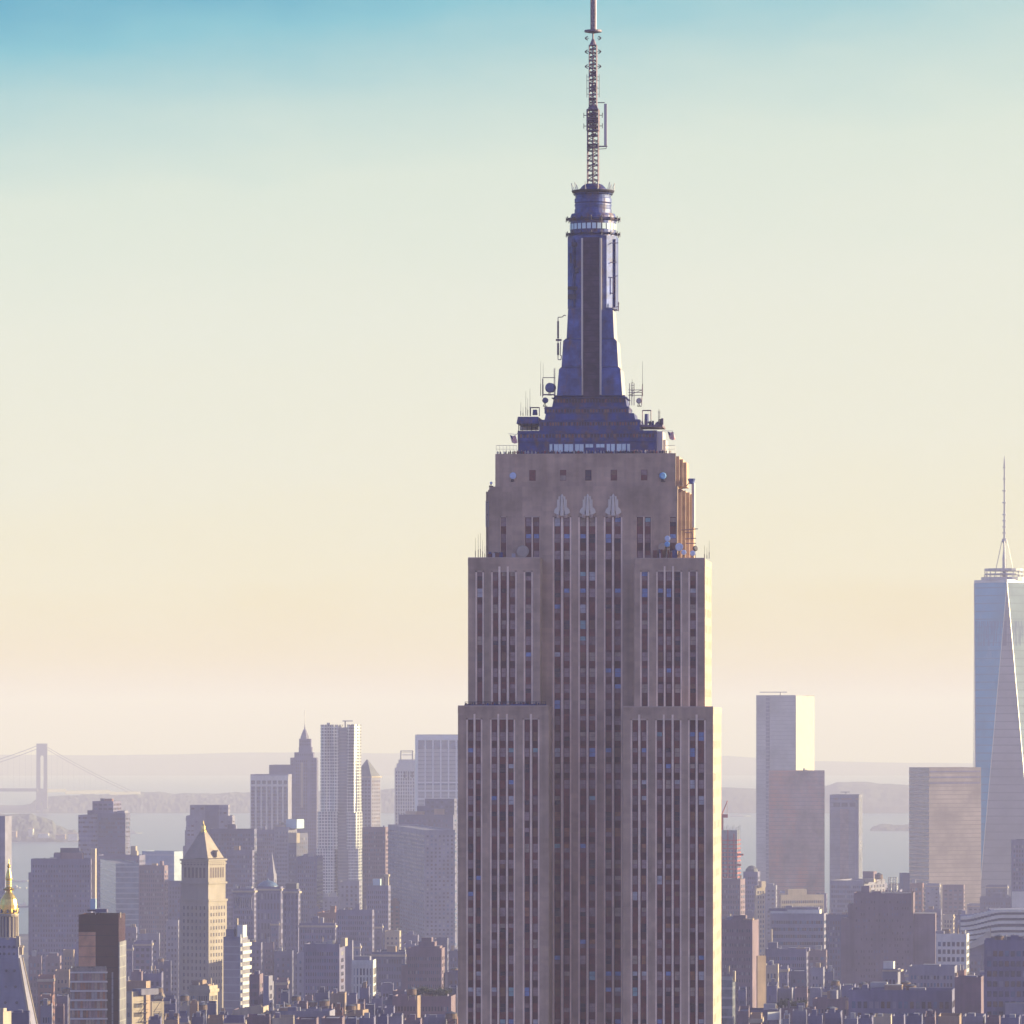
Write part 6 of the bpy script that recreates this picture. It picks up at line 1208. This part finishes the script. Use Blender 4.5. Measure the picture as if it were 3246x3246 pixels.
# ================================================================== the packed low blocks between
LM = [('gold-domed tower', 60, 2980), ('dark glass tower', 312, 2990), ('pyramid-roofed tower', 645, 2880), ('striped white tower', 750, 3060), ('rippled silver tower', 1060, 2760), ('fine-windowed apartment slab', 1320, 2820), ('stepped brown building', 1345, 3050), ('pilastered white block', 1153, 3090), ('sunlit-edge block', 1030, 3060), ('domed hall', 850, 2860), ('broad brown block', 195, 2850), ('striped glass block', 380, 2850), ('fire-escape block', 430, 3190), ('cream loft building', 650, 3170), ('colonnaded block', 770, 2870), ('terrace block', 1340, 3190), ('flat pale block', 950, 3225), ('pediment block', 790, 3225), ('low brown block', 490, 2850), ('brick block', 815, 3130),
      ('big brown block', 2320, 3020), ('white banded block', 2530, 2960), ('windowed block', 2490, 3080), ('huge brown building', 2810, 2980), ('white gridded loft', 3010, 3020), ('purple grid block', 3190, 3100), ('gridded loft block', 2850, 3190), ('half-built tower', 2318, 2760), ('cream winged building', 2540, 2860), ('grey office block', 2690, 2850), ('wave-fronted building', 3150, 2950), ('billboard', 2447, 3220), ('peach ribbed slab', 2415, 3110), ('pale boxy rooftop building', 2826, 3090)]
nt_ = [0]; used = set(); rf = random.Random(11)
WN = {'brown': 'brown', 'dark': 'dark purple', 'grey': 'grey', 'mauve': 'mauve', 'red': 'reddish', 'tan': 'tan', 'cream': 'cream'}
def filler(Y, y0, y1, x0, x1, wmin, wmax, skip=()):
    x = x0
    while x < x1:
        w = rf.uniform(wmin, wmax); xr = x + w
        if any(a < xr and x < b_ for a, b_ in skip): x += 15; continue
        wall = rf.choices(['mauve', 'dark', 'brown', 'grey', 'red', 'tan', 'cream'], [9, 5, 5, 5, 1.6, 2.2, 1.3])[0]; yt = rf.uniform(y0, y1); cx = x + w / 2
        side = w * rf.uniform(.03, .11); feat = rf.choice(['with a boxy roof hut', 'with two roof huts', 'with a bare flat roof', 'with a stepped top', 'with a thin cornice', 'with three roof huts']); size = 'narrow' if w < wmin + (wmax - wmin) * .33 else 'wide' if w > wmin + (wmax - wmin) * .7 else 'plain'
        ls = sorted(LM, key=lambda l: (l[1] - cx) ** 2 + (l[2] - yt) ** 2)[:5]; lab = None
        for nm, lx, ly in ls:
            d = ('left of' if cx < lx - 25 else 'right of' if cx > lx + 25 else 'straight'); v_ = 'above' if yt < ly - 40 else 'below' if yt > ly + 40 else 'level'
            rel = {('left of', 'above'): 'up and left of', ('left of', 'below'): 'down and left of', ('left of', 'level'): 'just left of', ('right of', 'above'): 'up and right of', ('right of', 'below'): 'down and right of', ('right of', 'level'): 'just right of', ('straight', 'above'): 'behind and above', ('straight', 'below'): 'just below', ('straight', 'level'): 'close by'}[(d, v_)]
            c_ = '%s %s block %s %s the %s' % (size, WN[wall], feat, rel, nm)
            if c_ not in used: lab = c_; break
        if lab is None: x = xr; continue
        lab = lab.replace(' block with', ' block,') if len(lab.split()) > 16 else lab; used.add(lab); ex = ()
        if 'stepped' in feat: ex = (('setback', x + w * .2, xr - side - w * .15, yt - rf.uniform(6, 16), yt, 1.5, 8),)
        simple('city_block', lab, x, xr - side, xr, yt, Y + rf.uniform(-120, 120), wall, phi=4.7 + rf.uniform(2, 5), depth=rf.uniform(13, 24), huts={'boxy': 1, 'two ': 2, 'three': 3}.get(feat.split(' ')[-3] if False else ('boxy' if 'boxy' in feat else 'two ' if 'two' in feat else 'three' if 'three' in feat else ''), 0), cornice=.5 if 'cornice' in feat else 0, extras=ex, pz=rf.uniform(3.3, 4.2), wf=rf.uniform(.35, .6), hf=rf.uniform(.4, .6), group='packed low city blocks', mats=([WDK, WBL, WBR, WALLS['grey']], [5, 2, 3, 2]))
        if rf.random() < .16 and Y < 3800 and nt_[0] < 22:
            nt_[0] += 1; tank(('wooden water tank on the ' if len(lab.split()) < 14 else 'tank on ') + ' '.join(lab.split(' block')[0].split()[:3]) + ' block' + lab.split('roof huts')[-1].split('roof hut')[-1].split('flat roof')[-1].split('stepped top')[-1].split('cornice')[-1], x + w * .4, yt - 34 * 2000 / Y, Y, yt + 3)
        x = xr + rf.uniform(0, 10)
filler(5500, 2790, 2850, 420, 1240, 33, 72)
filler(4800, 2850, 2910, 90, 1260, 30, 76)
filler(4100, 2905, 2985, 100, 1280, 26, 72, [(571, 735)])
filler(3500, 2980, 3060, 90, 1450, 26, 64, [(571, 735)])
filler(2850, 3085, 3130, 120, 1440, 26, 64, [(571, 800), (955, 1200), (1272, 1412)])
filler(2430, 3140, 3185, 125, 1445, 23, 56, [(220, 480), (590, 880)])
filler(2150, 3190, 3225, 128, 1240, 20, 52, [(215, 530), (730, 850)])
filler(1850, 3233, 3246, 470, 1440, 30, 76)
filler(5300, 2800, 2870, 2330, 3240, 30, 72)
filler(4500, 2885, 2945, 2330, 3240, 30, 72, [(2440, 2625)])
filler(3550, 2990, 3050, 2560, 3240, 26, 64, [(2660, 2970)])
filler(2900, 3060, 3120, 2425, 3130, 26, 64, [(2660, 2870)])
filler(2500, 3130, 3165, 2340, 2900, 23, 60, [(2395, 2430), (2780, 2860)])
filler(2000, 3215, 3242, 2340, 2720, 20, 56, [(2420, 2470)])
filler(1900, 3232, 3246, 2720, 3300, 33, 80)
bpy.context.view_layer.update()
